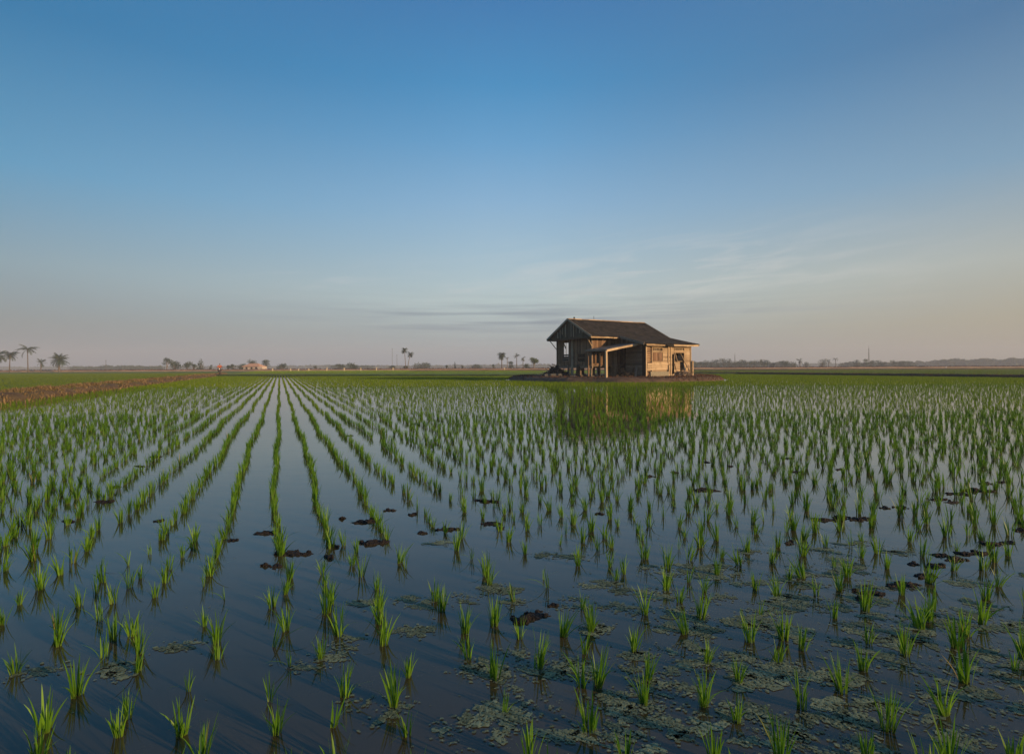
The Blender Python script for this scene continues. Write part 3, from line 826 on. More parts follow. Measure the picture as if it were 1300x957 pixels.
# the flared right end of that roof
tiled(m, (9.0, 2.9, 3.80), (.28, .0, -.03), (.35, 2.98, -.66), 2, 8)
xr = m.build('roof', M['roof'], H); xr['label'] = 'low front roof over the pale room'
m = HB()
q = [(3.12, 3.0, 3.76), (9.25, 3.0, 3.76), (9.6, 5.86, 3.08), (3.12, 5.86, 3.08)]
m.quad8([(a, -b, z-.05-G0) for a, b, z in q]+[(a, -b, z+.005-G0) for a, b, z in q], .2); m.build('roof_deck', M['dark'], xr)
m = HB(); m.hbar((3.08, 3.1, 3.76), (3.14, 5.96, 3.06), .04, .21); m.hbar((9.3, 3.0, 3.74), (9.66, 5.93, 3.04), .04, .14)
m.build('barge_board', M['slat_pale'], xr)
m = HB(); m.hb(3.5, 5.6, 5.86, 5.885, 2.90, 3.05, None, .008)
m.hbar((6.6, 5.875, 2.985), (8.1, 5.875, 2.97), .025, .15); m.hbar((8.12, 5.875, 2.96), (9.64, 5.875, 3.0), .025, .15)
m.build('fascia', M['wood_pale'], xr)
# loose sheets that hang where the fascia has gone
m = HB(); m.quad8([(5.5, -5.8, 3.02-G0), (6.6, -5.8, 3.0-G0), (6.5, -6.06, 2.86-G0), (5.7, -6.02, 2.92-G0), (5.5, -5.8, 3.05-G0), (6.6, -5.8, 3.03-G0), (6.5, -6.06, 2.88-G0), (5.7, -6.02, 2.94-G0)])
m.quad8([(4.4, -5.8, 3.10-G0), (6.0, -5.8, 3.10-G0), (6.0, -6.03, 3.03-G0), (4.5, -6.0, 3.06-G0), (4.4, -5.8, 3.12-G0), (6.0, -5.8, 3.12-G0), (6.0, -6.03, 3.05-G0), (4.5, -6.0, 3.08-G0)])
m.build('loose_sheet', M['roof'], xr)
# left side wall of the room: grey lying boards with an opening at the back
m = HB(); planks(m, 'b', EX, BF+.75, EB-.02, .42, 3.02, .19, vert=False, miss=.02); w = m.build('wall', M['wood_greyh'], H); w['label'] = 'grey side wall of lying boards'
m = HB(); m.hb(EX-.04, EX+.06, 3.05, 3.18, .4, 3.1); m.hb(EX-.05, EX+.05, EB-.35, EB-.02, .4, 3.0, .0)
m.build('post', M['dark'], H)  # wide piece by the front corner is a black shadow painted as timber
# gap above side wall up to the roof
m = HB(); planks(m, 'b', EX+.02, BF, EB-.02, 3.0, 3.4, .2, top=lambda u: 3.02+(EB-u)*.24+.02, vert=True); m.build('wall', M['wood_greyh'], H)
# right side wall
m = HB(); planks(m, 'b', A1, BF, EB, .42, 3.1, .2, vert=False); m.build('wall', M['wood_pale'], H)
# front wall of the room: pale lying boards
V1 = (4.55, 5.62, 2.50, 2.76); S1 = (4.49, 5.65, 1.66, 2.37); V2 = (7.04, 8.19, 2.52, 2.79); S2 = (7.04, 8.19, 1.67, 2.37)
GAP = (6.78, 7.03, .62, 2.3); HOLE = (7.72, 8.20, .55, 1.68)
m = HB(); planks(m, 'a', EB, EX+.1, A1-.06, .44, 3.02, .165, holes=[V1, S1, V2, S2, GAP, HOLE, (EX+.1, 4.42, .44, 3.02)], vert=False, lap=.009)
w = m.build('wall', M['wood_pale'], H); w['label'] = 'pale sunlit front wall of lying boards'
# upright trim, corner posts
m = HB()
for (a, z0, z1, ww) in ((EX+.04, .4, 3.08, .12), (A1-.04, .4, 3.05, .12), (6.32, .45, 3.0, .13), (6.62, .45, 2.9, .12), (4.45, .5, 3.0, .06)):
    m.hb(a-ww/2, a+ww/2, EB+.016, EB+.06, z0, z1, None, .004)
m.hb(A1+.0, A1+.12, EB+.1, EB+.2, .4, 1.7, None, .01)
m.hb(EX, A1, EB+.02, EB+.05, 2.98, 3.06)
m.build('post', M['wood_pale_v'], H)
# slatted panel by the left corner
m = HB()
z = .62
while z < 2.95:
    m.hbar((EX+.12, EB+.005, z), (4.42, EB+.005, z+.01), .02, .12); z += .185
m.build('louvre', M['wood_brown'], H)
m = HB(); m.hb(EX+.1, 4.42, EB-.12, EB-.09, .5, 3.0); m.build('inner_wall', M['wood_pale_v'], H)
# vents
for V_ in (V1, V2):
    f = window(H, 'a', EB, *V_, M['wood_pale_v'], bars=6, fr=.05, name='vent')
    m = HB(); m.hb(V_[0]-.03, V_[1]+.03, EB-.11, EB-.07, V_[2]-.03, V_[3]+.03); m.build('vent_shade_panel', M['black'], f)  # black backing added as the shade seen between the vent bars
# closed window with brown shutters
f = window(H, 'a', EB, *S1, M['wood_pale_v'], fr=.05)
m = HB()
for k in range(6):
    a = S1[0]+.01+k*(S1[1]-S1[0]-.02)/6; m.hb(a, a+(S1[1]-S1[0])/6-.014, EB-.005, EB+.02, S1[2]+.01, S1[3]-.01, None, .003)
m.build('shutter', M['shutter'], f)
# open window with broken leaves hanging
f = window(H, 'a', EB, *S2, M['wood_pale_v'], fr=.05)
m = HB(); m.hbar((7.05, EB+.05, 2.36), (7.28, EB+.10, 1.62), .15, .025); m.hbar((7.72, EB+.04, 2.34), (8.12, EB+.12, 1.60), .16, .025); m.build('shutter', M['wood_pale_v'], f)
# boards nailed low down, bulging, and the concrete plinth
m = HB()
for k, z in enumerate((1.02, 1.22, 1.42)): m.hbar((EX+.12, EB+.05+.02*k, z-.02), (6.25, EB+.045, z+random.uniform(-.03, .02)), .03, .17)
m.build('board', M['wood_pale'], H)
m = HB(); m.hb(4.2, 6.25, EB+.02, EB+.14, .38, .80, None, .02); m.build('plinth', M['concrete'], H)
m = HB(); m.hb(6.22, 6.30, EB+.06, EB+.09, .4, 1.35); m.build('dark_strip', M['dark'], H)
# dark inside: a partition and floor
m = HB(); planks(m, 'a', 4.2, EX+.1, A1-.1, .42, 3.3, .2); m.build('inner_wall', M['wood_brown'], H)
m = HB(); m.hb(EX, A1, BF-1.5, EB-.05, .36, .44); m.build('floor_deck', M['dark'], H)

# porch: lean-to roof resting on the left, its beam, posts
m = HB()
tiled(m, (3.74, 2.45, 3.22), (0, 2.72, -.03), (-3.72, -.0, -.62), 8, 9, th=.02)
pr = m.build('porch_roof', M['sheet'], H)
m = HB(); m.hbar((-.02, 5.16, 2.47), (1.15, 5.16, 2.68), .05, .17); m.hbar((1.12, 5.165, 2.68), (3.72, 5.16, 3.10), .05, .15)
m.build('beam', M['wood_pale_v'], pr)
m = HB(); m.hbar((-.02, 2.45, 2.56), (-.06, 5.12, 2.50), .05, .12)
for k in range(4): m.hbar((.15, 2.8+k*.75, 2.50), (3.7, 2.8+k*.75, 3.12), .05, .07)
m.build('rafter', M['wood_grey'], pr)
for (a, b, zt, w, mt) in ((-.08, 5.14, 2.47, .14, 'wood_pale_v'), (.15, 2.66, 2.55, .11, 'wood_brown'), (1.9, 3.0, 2.75, .09, 'dark'), (.9, 3.2, 2.6, .08, 'dark')):
    m = HB(); m.hbar((a+random.uniform(-.03, .03), b, .36), (a, b, zt), w); m.build('porch_post', M[mt], H)  # the two inner posts have porch shade put into their colour
# broken screen boards that hang from the porch's left side
m = HB(); planks(m, 'b', .62, 2.5, 3.6, 1.5, 2.6, .2, miss=.2); 
m.build('screen', M['dark'], H)  # boards coloured near-black to stand in for the shade under the porch roof

# ---- things lying round the house
def house_xy(a, b):
    c, s = math.cos(R(30)), math.sin(R(30)); x = a; y = -b
    return (4.86+c*x-s*y, 44.5+s*x+c*y)
def heap(name, x, y, w, d, h, n, mats, lab, cat, sticks=40):
    r = empty(name, (x, y, .39))
    m = MB()
    for _ in range(n):
        a = random.uniform(0, 6.28); q = math.sqrt(random.random()); zz = h*(1-q)*random.random()
        s = random.uniform(.06, .16)
        px, py = w/2*q*math.cos(a), d/2*q*math.sin(a)
        m.box(px-s, px+s, py-s, py+s, zz-.03, zz+s, None, s*.5)
    m.build('clod_heap', mats[0], r)
    m = MB()
    for _ in range(sticks):
        a = random.uniform(0, 6.28); q = math.sqrt(random.random()); zz = h*(1-q)
        p = Vector((w/2*q*math.cos(a), d/2*q*math.sin(a), max(0.02, zz)))
        e = p+Vector((random.uniform(-.5, .5), random.uniform(-.4, .4), random.uniform(-.1, .28)))
        if e.z < 0: e.z = .02
        m.bar(p, e, random.uniform(.02, .05))
    m.build('sticks', mats[1], r)
    tag(r, lab, cat); return r
heap('brush_pile', 3.9, 45.6, 2.3, 1.5, 1.05, 220, (M['dark'], M['wood_grey']), 'dark heap of rubble and sticks left of the stilts', 'rubble heap', 70)
x, y = house_xy(7.75, 5.95)
heap('brush_pile', x, y, 1.0, .6, .5, 60, (M['wood_grey'], M['wood_pale_v']), 'small heap of splintered boards below the broken window', 'rubble heap', 30)
x, y = house_xy(3.1, 3.9)
heap('brush_pile', x, y, 1.2, .9, .5, 50, (M['dark'], M['wood_grey']), 'dark junk heap in the porch shade by the grey side wall', 'rubble heap', 35)
m = MB(); m.box(-.75, .75, -.3, .3, 0, .26, .4, .03)
o = m.build('concrete_slab', M['concrete_grey']); o.location = (3.55, 44.3, .38); o.rotation_euler = (0, 0, .1)
tag(o, 'pale grey slab lying in front of the dark rubble heap', 'slab')
m = MB(); m.box(-.3, .3, -.15, .15, 0, .10, .5, .02)
o = m.build('stone_block', M['concrete_grey']); x, y = house_xy(-.3, 1.2); o.location = (x, y, .38)
tag(o, 'small pale block on the ground before the stilts', 'block')
def leaner(p, q, w, mat, lab):
    (x0, y0), (x1, y1) = house_xy(p[0], p[1]), house_xy(q[0], q[1])
    m = MB(); d = Vector((x1-x0, y1-y0, q[2]-p[2])); m.bar((0, 0, 0), d, w, .03)
    o = m.build('leaning_board', mat); o.location = (x0, y0, p[2]); tag(o, lab, 'board')
leaner((8.75, 5.95, .38), (8.15, 5.62, 1.6), .14, M['wood_pale_v'], 'loose pale board leaning left beneath the open window')
leaner((8.3, 6.0, .38), (8.62, 5.62, 1.35), .12, M['wood_pale_v'], 'loose pale board leaning right near the sunlit corner')
leaner((6.95, 5.9, .38), (6.98, 5.60, 1.45), .10, M['wood_brown'], 'dark board leaning over the gap in the pale wall')
leaner((3.3, 4.8, .38), (3.66, 4.6, 1.3), .16, M['wood_greyh'], 'grey board leaning on the shaded side wall')
leaner((3.2, 4.1, .38), (3.68, 4.2, 1.15), .2, M['wood_greyh'], 'wide short grey board leaning on the side wall beside the doorway')

# ------------------------------------------------------------------ trees
def leaves_mesh(name, clumps, n, size, mat):
    w = np.array([c[3]*c[4]*c[5] for c in clumps]); w = w/w.sum()
    ci = rng.choice(len(clumps), n, p=w); C = np.array(clumps)[ci]
    u = rng.normal(0, 1, (n, 3)); u /= np.linalg.norm(u, axis=1)[:, None]
    rad = rng.random(n)**.45
    c = C[:, :3] + u*rad[:, None]*C[:, 3:6]
    a = rng.normal(0, 1, (n, 3)); a /= np.linalg.norm(a, axis=1)[:, None]
    b = np.cross(a, rng.normal(0, 1, (n, 3))); b /= np.linalg.norm(b, axis=1)[:, None]
    s = size*rng.uniform(.5, 1.3, n)[:, None]
    V = np.stack([c-a*s, c-b*s*.5, c+a*s, c+b*s*.5], 1).reshape(-1, 3)
    T = np.ones((n, 4, 4)); T[:, :, 0] = np.clip(rng.random(n)*.6+rng.random(len(clumps))[ci]*.4, 0, 1)[:, None]
    st = np.arange(n)*4
    return raw_mesh(name, V, np.arange(4*n), st, np.full(n, 4), T.reshape(-1, 4), mat)
def bush(name, x, y, z0, wid, hei, lab, mat='tree', grp=None, trunk=.25, n=700, shape='round', cat='tree'):
    r = empty(name, (x, y, z0)); m = MB()
    m.tube([(0, 0, 0), (random.uniform(-.1, .1), 0, hei*trunk), (random.uniform(-.2, .2), 0, hei*.7)], [wid*.05+.06, wid*.04+.05, .04], 6)
    for k in range(4):
        a = random.uniform(0, 6.28); m.tube([(0, 0, hei*trunk*.9), (wid*.28*math.cos(a), wid*.28*math.sin(a), hei*.65)], [wid*.025+.03, .03], 5)
    m.build('trunk', M['trunk'], r)
    cl = []
    zc0 = hei*trunk
    for k in range(9 if shape != 'cone' else 6):
        if shape == 'cone':
            t = (k+.5)/6; cl.append((random.uniform(-.08, .08)*wid, 0, hei*t, wid*.5*(1-t*.75), wid*.5*(1-t*.75), hei*.13)); continue
        a = random.uniform(0, 6.28); q = random.uniform(.1, .62)*wid/2
        zc = random.uniform(zc0+.12*hei, hei*.82) if k else hei*.8
        s = random.uniform(.2, .36)*wid
        cl.append((q*math.cos(a)*1.15, q*math.sin(a), zc, s, s, min(s*.75, hei-zc+.05*hei)))
    o = link_mesh('crown', leaves_mesh('crown', cl, n, max(.16, wid*.05), M[mat]), r)
    tag(r, lab, cat, grp); return r
def palm(x, y, z0, hei, span, lab, grp=None, lean=(0, 0), nf=40, dense=1, tr=.16, name='palm_tree', low=-.75, up=1.25):
    r = empty(name, (x, y, z0)); m = MB()
    top = Vector((lean[0], lean[1], hei))
    m.tube([(lean[0]*t**1.6, lean[1]*t**1.6, hei*t) for t in np.linspace(0, 1, 7)], [tr*(1.25-.5*t) for t in np.linspace(0, 1, 7)], 7)
    m.build('trunk', M['trunk'], r)
    V = []; Fc = []; T = []
    for k in range(nf*dense):
        az = 2*math.pi*k/nf*1.618+random.uniform(-.2, .2); el = random.uniform(low, up); Lf = span/2*random.uniform(.75, 1.12)
        dd = Vector((math.cos(az), math.sin(az), 0)); pts = []
        p = top.copy(); e = el
        for s in range(8):
            pts.append(p.copy()); p = p+(dd*math.cos(e)+Vector((0, 0, math.sin(e))))*Lf/7; e -= .13+.05*random.random()
        sd = Vector((-dd.y, dd.x, 0)); tt = random.random()
        for s in range(7):
            wl = Lf*.20*math.sin(math.pi*(s+.8)/8.2)+.08
            for sg in (1, -1):
                for h in range(2):
                    b0 = pts[s].lerp(pts[s+1], h*.5); b1 = pts[s].lerp(pts[s+1], h*.5+.42)
                    tip = b0.lerp(b1, .5)+sd*sg*wl+dd*wl*.35+Vector((0, 0, -wl*.55))
                    n0 = len(V); V += [tuple(b0), tuple(b1), tuple(tip)]; Fc.append((n0, n0+1, n0+2)); T += [(tt, 1, 0, 1)]*3
    me = bpy.data.meshes.new('crown'); me.from_pydata(V, [], Fc); me.materials.append(M['palm'])
    at = me.color_attributes.new('tint', 'FLOAT_COLOR', 'POINT'); at.data.foreach_set('color', np.array(T, np.float32).ravel())
    link_mesh('crown', me, r); tag(r, lab, 'palm tree', grp); return r
def H_of(px, ytop, Y, z0): return max(.8, zof(px, ytop, Y)-z0)
def P_(px, ycrown, Y, span_px, lab, **kw):
    z0 = .1; palm(atd(px, Y), Y, z0, H_of(px, ycrown, Y, z0), span_px*Y/F, lab, 'palms on the horizon', **kw)
P_(-3, 451, 196, 22, 'palm cut by the left edge of the picture, only fronds in view')
P_(12, 450.5, 197, 19, 'tall palm nearest the left edge of the field, second tallest of the left group', lean=(.3, 0))
P_(35.5, 443, 197, 24, 'tallest palm of the left group with a straight pale trunk', lean=(-.2, 0), nf=19)
P_(52, 460, 197, 15, 'short palm between the tallest palm and the bushy palm', nf=20, up=1.3)
def bushy(px, ytop, Y, wpx, lab):
    z0 = .1; hh = H_of(px, ytop, Y, z0); palm(atd(px, Y), Y, z0, hh*.62, wpx*Y/F, lab, 'palms on the horizon', nf=26, dense=2, low=-.9, up=1.45, tr=.3)
bushy(75, 447, 197, 23, 'broad bushy palm at the right end of the left group')
P_(515, 444.5, 215, 11, 'taller of the two slim palms standing together left of centre', lean=(-.5, 0), tr=.13)
P_(517.5, 449.5, 216, 11, 'shorter slim palm leaning right beside its taller twin', lean=(1.2, 0), tr=.13)
P_(637, 451, 230, 13, 'palm with a ragged skirt of fronds left of the round tree', dense=2, low=-1.2, tr=.22)
P_(644, 454.5, 245, 7, 'tiny palm head above the dark bush left of the house', nf=12)
P_(656, 451, 230, 10, 'slim palm midway between the dark bush and the round tree', nf=15)
P_(664, 455, 228, 9, 'short slim palm just left of the round green tree', nf=15)
def T_(px, ytop, Y, wpx, lab, **kw):
    z0 = kw.pop('z0', .1); bush(kw.pop('name', 'tree'), atd(px, Y), Y, z0, wpx*Y/F, H_of(px, ytop, Y, z0), lab, **kw)
T_(212, 452, 215, 10, 'tallest dark tree of the pair left of the rider', trunk=.25, n=900)
T_(222, 457, 218, 15, 'broad dark tree at the foot of the tallest one left of the rider', trunk=.1)
T_(238, 459, 216, 12, 'round bush-like tree midway between the tall pair and the rider', trunk=.1)
T_(246, 461, 222, 6, 'small bush between the round bush and the feathery tree', trunk=.1)
T_(255, 455.5, 216, 13, 'feathery pointed tree just left of the rider', trunk=.15, shape='cone')
T_(267, 462.5, 240, 5, 'tiny shrub immediately left of the rider', trunk=.1)
T_(290, 463, 235, 7, 'tiny dark bush right of the rider', trunk=.1)
T_(296, 462, 230, 8, 'low dark bush between the rider and the orange roof', trunk=.1)
T_(306, 461.5, 236, 13, 'dark bush touching the left end of the orange roofed house', trunk=.1)
T_(321, 456, 245, 12, 'small tree rising behind the orange roof', trunk=.4)
T_(338, 456, 240, 12, 'pale round tree at the right end of the orange roofed house', trunk=.2)
T_(358, 461, 240, 12, 'low olive tree right of the orange roofed house', trunk=.15)
T_(447, 460, 225, 14, 'dark round bush halfway between orange roof and the twin palms', trunk=.1)
T_(432, 462, 300, 11, 'faint flat tree just left of the dark round bush', trunk=.1)
T_(400, 464, 330, 4, 'tiny faint shrub alone on the horizon right of the orange roof', trunk=.2)
T_(514.5, 464.5, 217, 7, 'low bush at the feet of the twin palms', trunk=.1)
T_(498, 464, 300, 10, 'faint low bush left of the twin palms by the thin masts', trunk=.1)
T_(536, 460.5, 380, 20, 'faint rounded tree clump right of the twin palms', trunk=.1)
T_(577.5, 459.5, 240, 3.5, 'thin pencil shaped dark tree on the centre horizon', trunk=.1, shape='cone')
T_(567, 463, 260, 3.5, 'tiny dark shrub left of the pencil shaped tree', trunk=.1)
T_(587, 463.5, 260, 3.5, 'tiny dark shrub right of the pencil shaped tree', trunk=.1)
T_(604, 462.5, 400, 14, 'faint flat tree clump right of the pencil shaped tree', trunk=.1)
T_(627, 462, 300, 5, 'small faint tree left of the skirted palm', trunk=.2)
T_(648, 457.5, 226, 9, 'dark round bush between the skirted palm and the slim palm', trunk=.15)
T_(669, 461, 222, 9, 'low dark bush under the left side of the round green tree', trunk=.1)
T_(678, 452.5, 205, 13, 'round sunlit green tree with a bare trunk left of the house', mat='tree_lit', trunk=.45, n=1100)
rt = [(880, 458, 9, 0), (888.5, 459, 7, 0), (896, 457, 9, 0), (904, 457, 8, 0), (911, 456, 8, 0), (919, 455, 9, 0), (926, 455, 8, 0), (933, 458, 8, 0), (943, 457, 14, 0), (957, 457, 10, 0),
      (970, 456.5, 12, 0), (981, 460, 8, 0), (994, 458, 13, 0), (1006, 459, 9, 0), (1015.5, 455.5, 9, 1), (1024.5, 459.5, 7, 0), (1044, 455, 9, 0), (1052, 456.5, 6, 1), (1061, 453.5, 7, 1), (1088, 457, 10, 0),
      (1097, 455, 8, 0), (1106.5, 457, 7, 0), (1116, 457, 8, 0), (1122, 459, 6, 0), (1134, 457, 8, 0), (1145, 458, 9, 0), (1154, 457.5, 7, 0)]
nt_ = np_ = 0
for px, yt, w, kd in rt:
    Y = random.uniform(300, 345)
    if kd:
        lab = f'small hazy palm on the right horizon, {ORD[np_]} palm from the house'; np_ += 1
        z0 = .1; palm(atd(px, Y), Y, z0, H_of(px, yt+2, Y, z0), w*1.2*Y/F, lab, 'hazy trees right of the house', nf=15, tr=.2)
    else:
        o_ = nt_; nt_ += 1
        lab = (f'hazy leafy tree on the right horizon, {ORD[o_]} leafy one from the house') if o_ < 14 else f'hazy leafy tree on the right horizon, {ORD[23-o_]} leafy one from the far wood'
        T_(px, yt, Y, w*1.3, lab, grp='hazy trees right of the house', trunk=.08, n=450)
# far-off woods that read as one mass
def wood_mass(name, x0, x1, y, yd, h0, h1, n, size, lab, ev=12.0, fade=None):
    cl = []; x = x0
    while x < x1:
        t = (x-x0)/(x1-x0); hh = (h0+(h1-h0)*t)*random.uniform(.8, 1.12); w = ev*random.uniform(.6, 1.4)
        cl.append((x, y+random.uniform(0, yd), hh*.44, w*.8, 6.0, hh*.55*random.uniform(.88, 1.08))); x += w*.45
    o = link_mesh(name, leaves_mesh(name, cl, n, size, M['tree'])); tag(o, lab, 'wood', kind='stuff')
wood_mass('wood', atd(1205, 560), atd(1420, 560), 560, 20, 8.4, 9.0, 30000, 1.3, 'dense dark wood along the horizon at the far right', 4.5)
wood_mass('wood', atd(1166, 600), atd(1212, 600), 600, 15, 5.5, 8.4, 7000, 1.2, 'lower end of the wood tapering towards the middle', 6.0)
wood_mass('treeline', -1050, 1050, 980, 60, 7.0, 7.0, 26000, 2.4, 'pale blue line of faraway trees along the whole horizon', 40)
wood_mass('treeline', atd(95, 520), atd(130, 520), 520, 20, 4.2, 5.5, 1800, .9, 'bluish tree clump on the horizon right of the bushy palm', 8)
wood_mass('treeline', atd(138, 500), atd(190, 500), 500, 20, 5.0, 4.4, 3000, .9, 'bluish rounded tree clumps on the left horizon', 8)
wood_mass('treeline', atd(870, 480), atd(1010, 480), 480, 20, 5.5, 5.5, 9000, 1.0, 'low bluish thicket behind the hazy trees right of the house', 9)
wood_mass('treeline', atd(1085, 480), atd(1160, 480), 480, 20, 5.2, 5.0, 5000, 1.0, 'low bluish thicket around the foot of the lattice mast', 9)
wood_mass('treeline', atd(420, 600), atd(470, 600), 600, 20, 5.0, 5.0, 3000, 1.0, 'faint thicket behind the dark round bush', 9)

# ------------------------------------------------------------------ far orange-roofed house
def far_house():
    Y = 226; x = atd(322.5, Y); w = 8.0; r = empty('farmhouse', (x, Y, .1)); dpt = 6
    m = MB(); m.box(-w/2+.6, w/2-.6, -dpt/2+.5, dpt/2-.5, 0, 2.1); m.build('wall', M['wall_far'], r)
    m = MB()
    z0, z1 = 2.0, 3.35; P = [(-w/2, -dpt/2, z0), (w/2, -dpt/2, z0), (w/2, dpt/2, z0), (-w/2, dpt/2, z0)]; Rg = [(-w*.22, 0, z1), (w*.22, 0, z1)]
    n0 = 0; m.v = P+Rg+[(a, b, c-.12) for a, b, c in P]; m.t = [.5]*len(m.v)
    m.f = [(0, 1, 5, 4), (1, 2, 5), (2, 3, 4, 5), (3, 0, 4), (6, 7, 1, 0), (7, 8, 2, 1), (8, 9, 3, 2), (9, 6, 0, 3), (9, 8, 7, 6)]
    m.build('roof', M['roof_far'], r)
    for px in (-2, .2, 2.2):
        m = MB(); m.box(px-.4, px+.4, -dpt/2+.44, -dpt/2+.5, .9, 1.7); m.build('window', M['dark'], r)
    m = MB(); m.box(w/2-.9, w/2+1.2, -dpt/2-.3, dpt/2-2, 0, 1.9); m.build('lean_to', M['wall_far'], r)
    tag(r, 'low farmhouse with an orange hipped roof among dark trees on the left horizon', 'house')
far_house()

# ------------------------------------------------------------------ marker posts, masts
POSTS = [(346, 1.0), (369, 1.0), (379, .8), (392, .9), (415, 1.2), (437, 1.1), (458, 1.1), (478, 1.2), (499, 1.1), (640.5, .9)]
for i, (px, h) in enumerate(POSTS):
    Y = 197.2; m = MB(); r = empty('marker_post', (atd(px, Y), Y, .1))
    m.box(-.17, .17, -.14, .14, 0, h, None, .01); m.build('post', M['postpaint'], r)
    m = MB(); m.box(-.21, .21, -.18, .18, h, h+.08, None, .01); m.build('cap', M['postpaint'], r)
    lab = f'short white marker post before the far embankment, {ORD[i]} from the rider' if i < 9 else 'short white marker post below the skirted palm'
    tag(r, lab, 'post', 'white marker posts along the embankment')
def lattice(px, ytop, Y, w, lab):
    h = zof(px, ytop, Y); r = empty('lattice_mast', (atd(px, Y), Y, 0)); m = MB()
    for k in range(4):
        a = math.pi/4+k*math.pi/2; m.bar((w*math.cos(a), w*math.sin(a), 0), (.18*math.cos(a), .18*math.sin(a), h), .09)
    m.build('leg', M['metal'], r); m = MB(); nb = 14
    for j in range(nb):
        t0, t1 = j/nb, (j+1)/nb; w0, w1 = w*(1-t0)+.18*t0, w*(1-t1)+.18*t1
        for k in range(4):
            a = math.pi/4+k*math.pi/2; b = a+math.pi/2; m.bar((w0*math.cos(a), w0*math.sin(a), h*t0), (w1*math.cos(b), w1*math.sin(b), h*t1), .08)
    m.build('bracing', M['metal'], r); m = MB(); m.bar((0, 0, h), (0, 0, h+2.0), .12); m.build('antenna', M['metal'], r)
    tag(r, lab, 'mast')
lattice(1103, 442, 420, .6, 'thin lattice mast rising from the hazy trees at the right')
lattice(933, 450, 520, .8, 'faint short mast above the trees just right of the house')
def pole(px, ytop, Y, lab):
    h = zof(px, ytop, Y); m = MB(); r = empty('pole', (atd(px, Y), Y, 0)); m.tube([(0, 0, 0), (0, 0, h)], [.13, .09], 7); m.build('shaft', M['metal'], r)
    m = MB(); m.bar((-.5, 0, h-.3), (.5, 0, h-.3), .08); m.build('crossbar', M['metal'], r); tag(r, lab, 'pole')
pole(498, 442, 330, 'taller of two thin pale masts left of the twin palms')
pole(504, 450, 340, 'shorter thin pale mast between its neighbour and the twin palms')
pole(134.5, 457, 260, 'thin pale pole between two blue tree clumps on the left horizon')

# white egret in the right field
def egret():
    x, y = gp(1201, 468, .25); y = min(y, 150); x = atd(1201, y); r = empty('egret', (x, y, .17))
    me = bpy.data.meshes.new('body'); 
    vs = [(0, 0, .50), (.16, 0, .50), (-.2, 0, .44), (.24, 0, .62), (.20, 0, .78), (.27, 0, .86), (.36, 0, .84)]
    me.from_pydata(vs, [(0, 1), (0, 2), (1, 3), (3, 4), (4, 5), (5, 6)], []); o = link_mesh('body', me, r)
    sk = o.modifiers.new('s', 'SKIN'); rad = [.11, .08, .04, .03, .025, .035, .008]
    for i, q in enumerate(rad): me.skin_vertices[0].data[i].radius = (q, q)
    me.skin_vertices[0].data[0].use_root = True
    o.modifiers.new('u', 'SUBSURF').levels = 1; o.modifiers['u'].render_levels = 1; me.materials.append(M['white'])
    for s in (-.04, .04):
        m = MB(); m.tube([(0, s, 0), (.02, s, .22), (0, s, .44)], .012, 5); m.build('leg', M['black'], r)
    tag(r, 'small white egret standing in the green field at the right', 'bird')
egret()

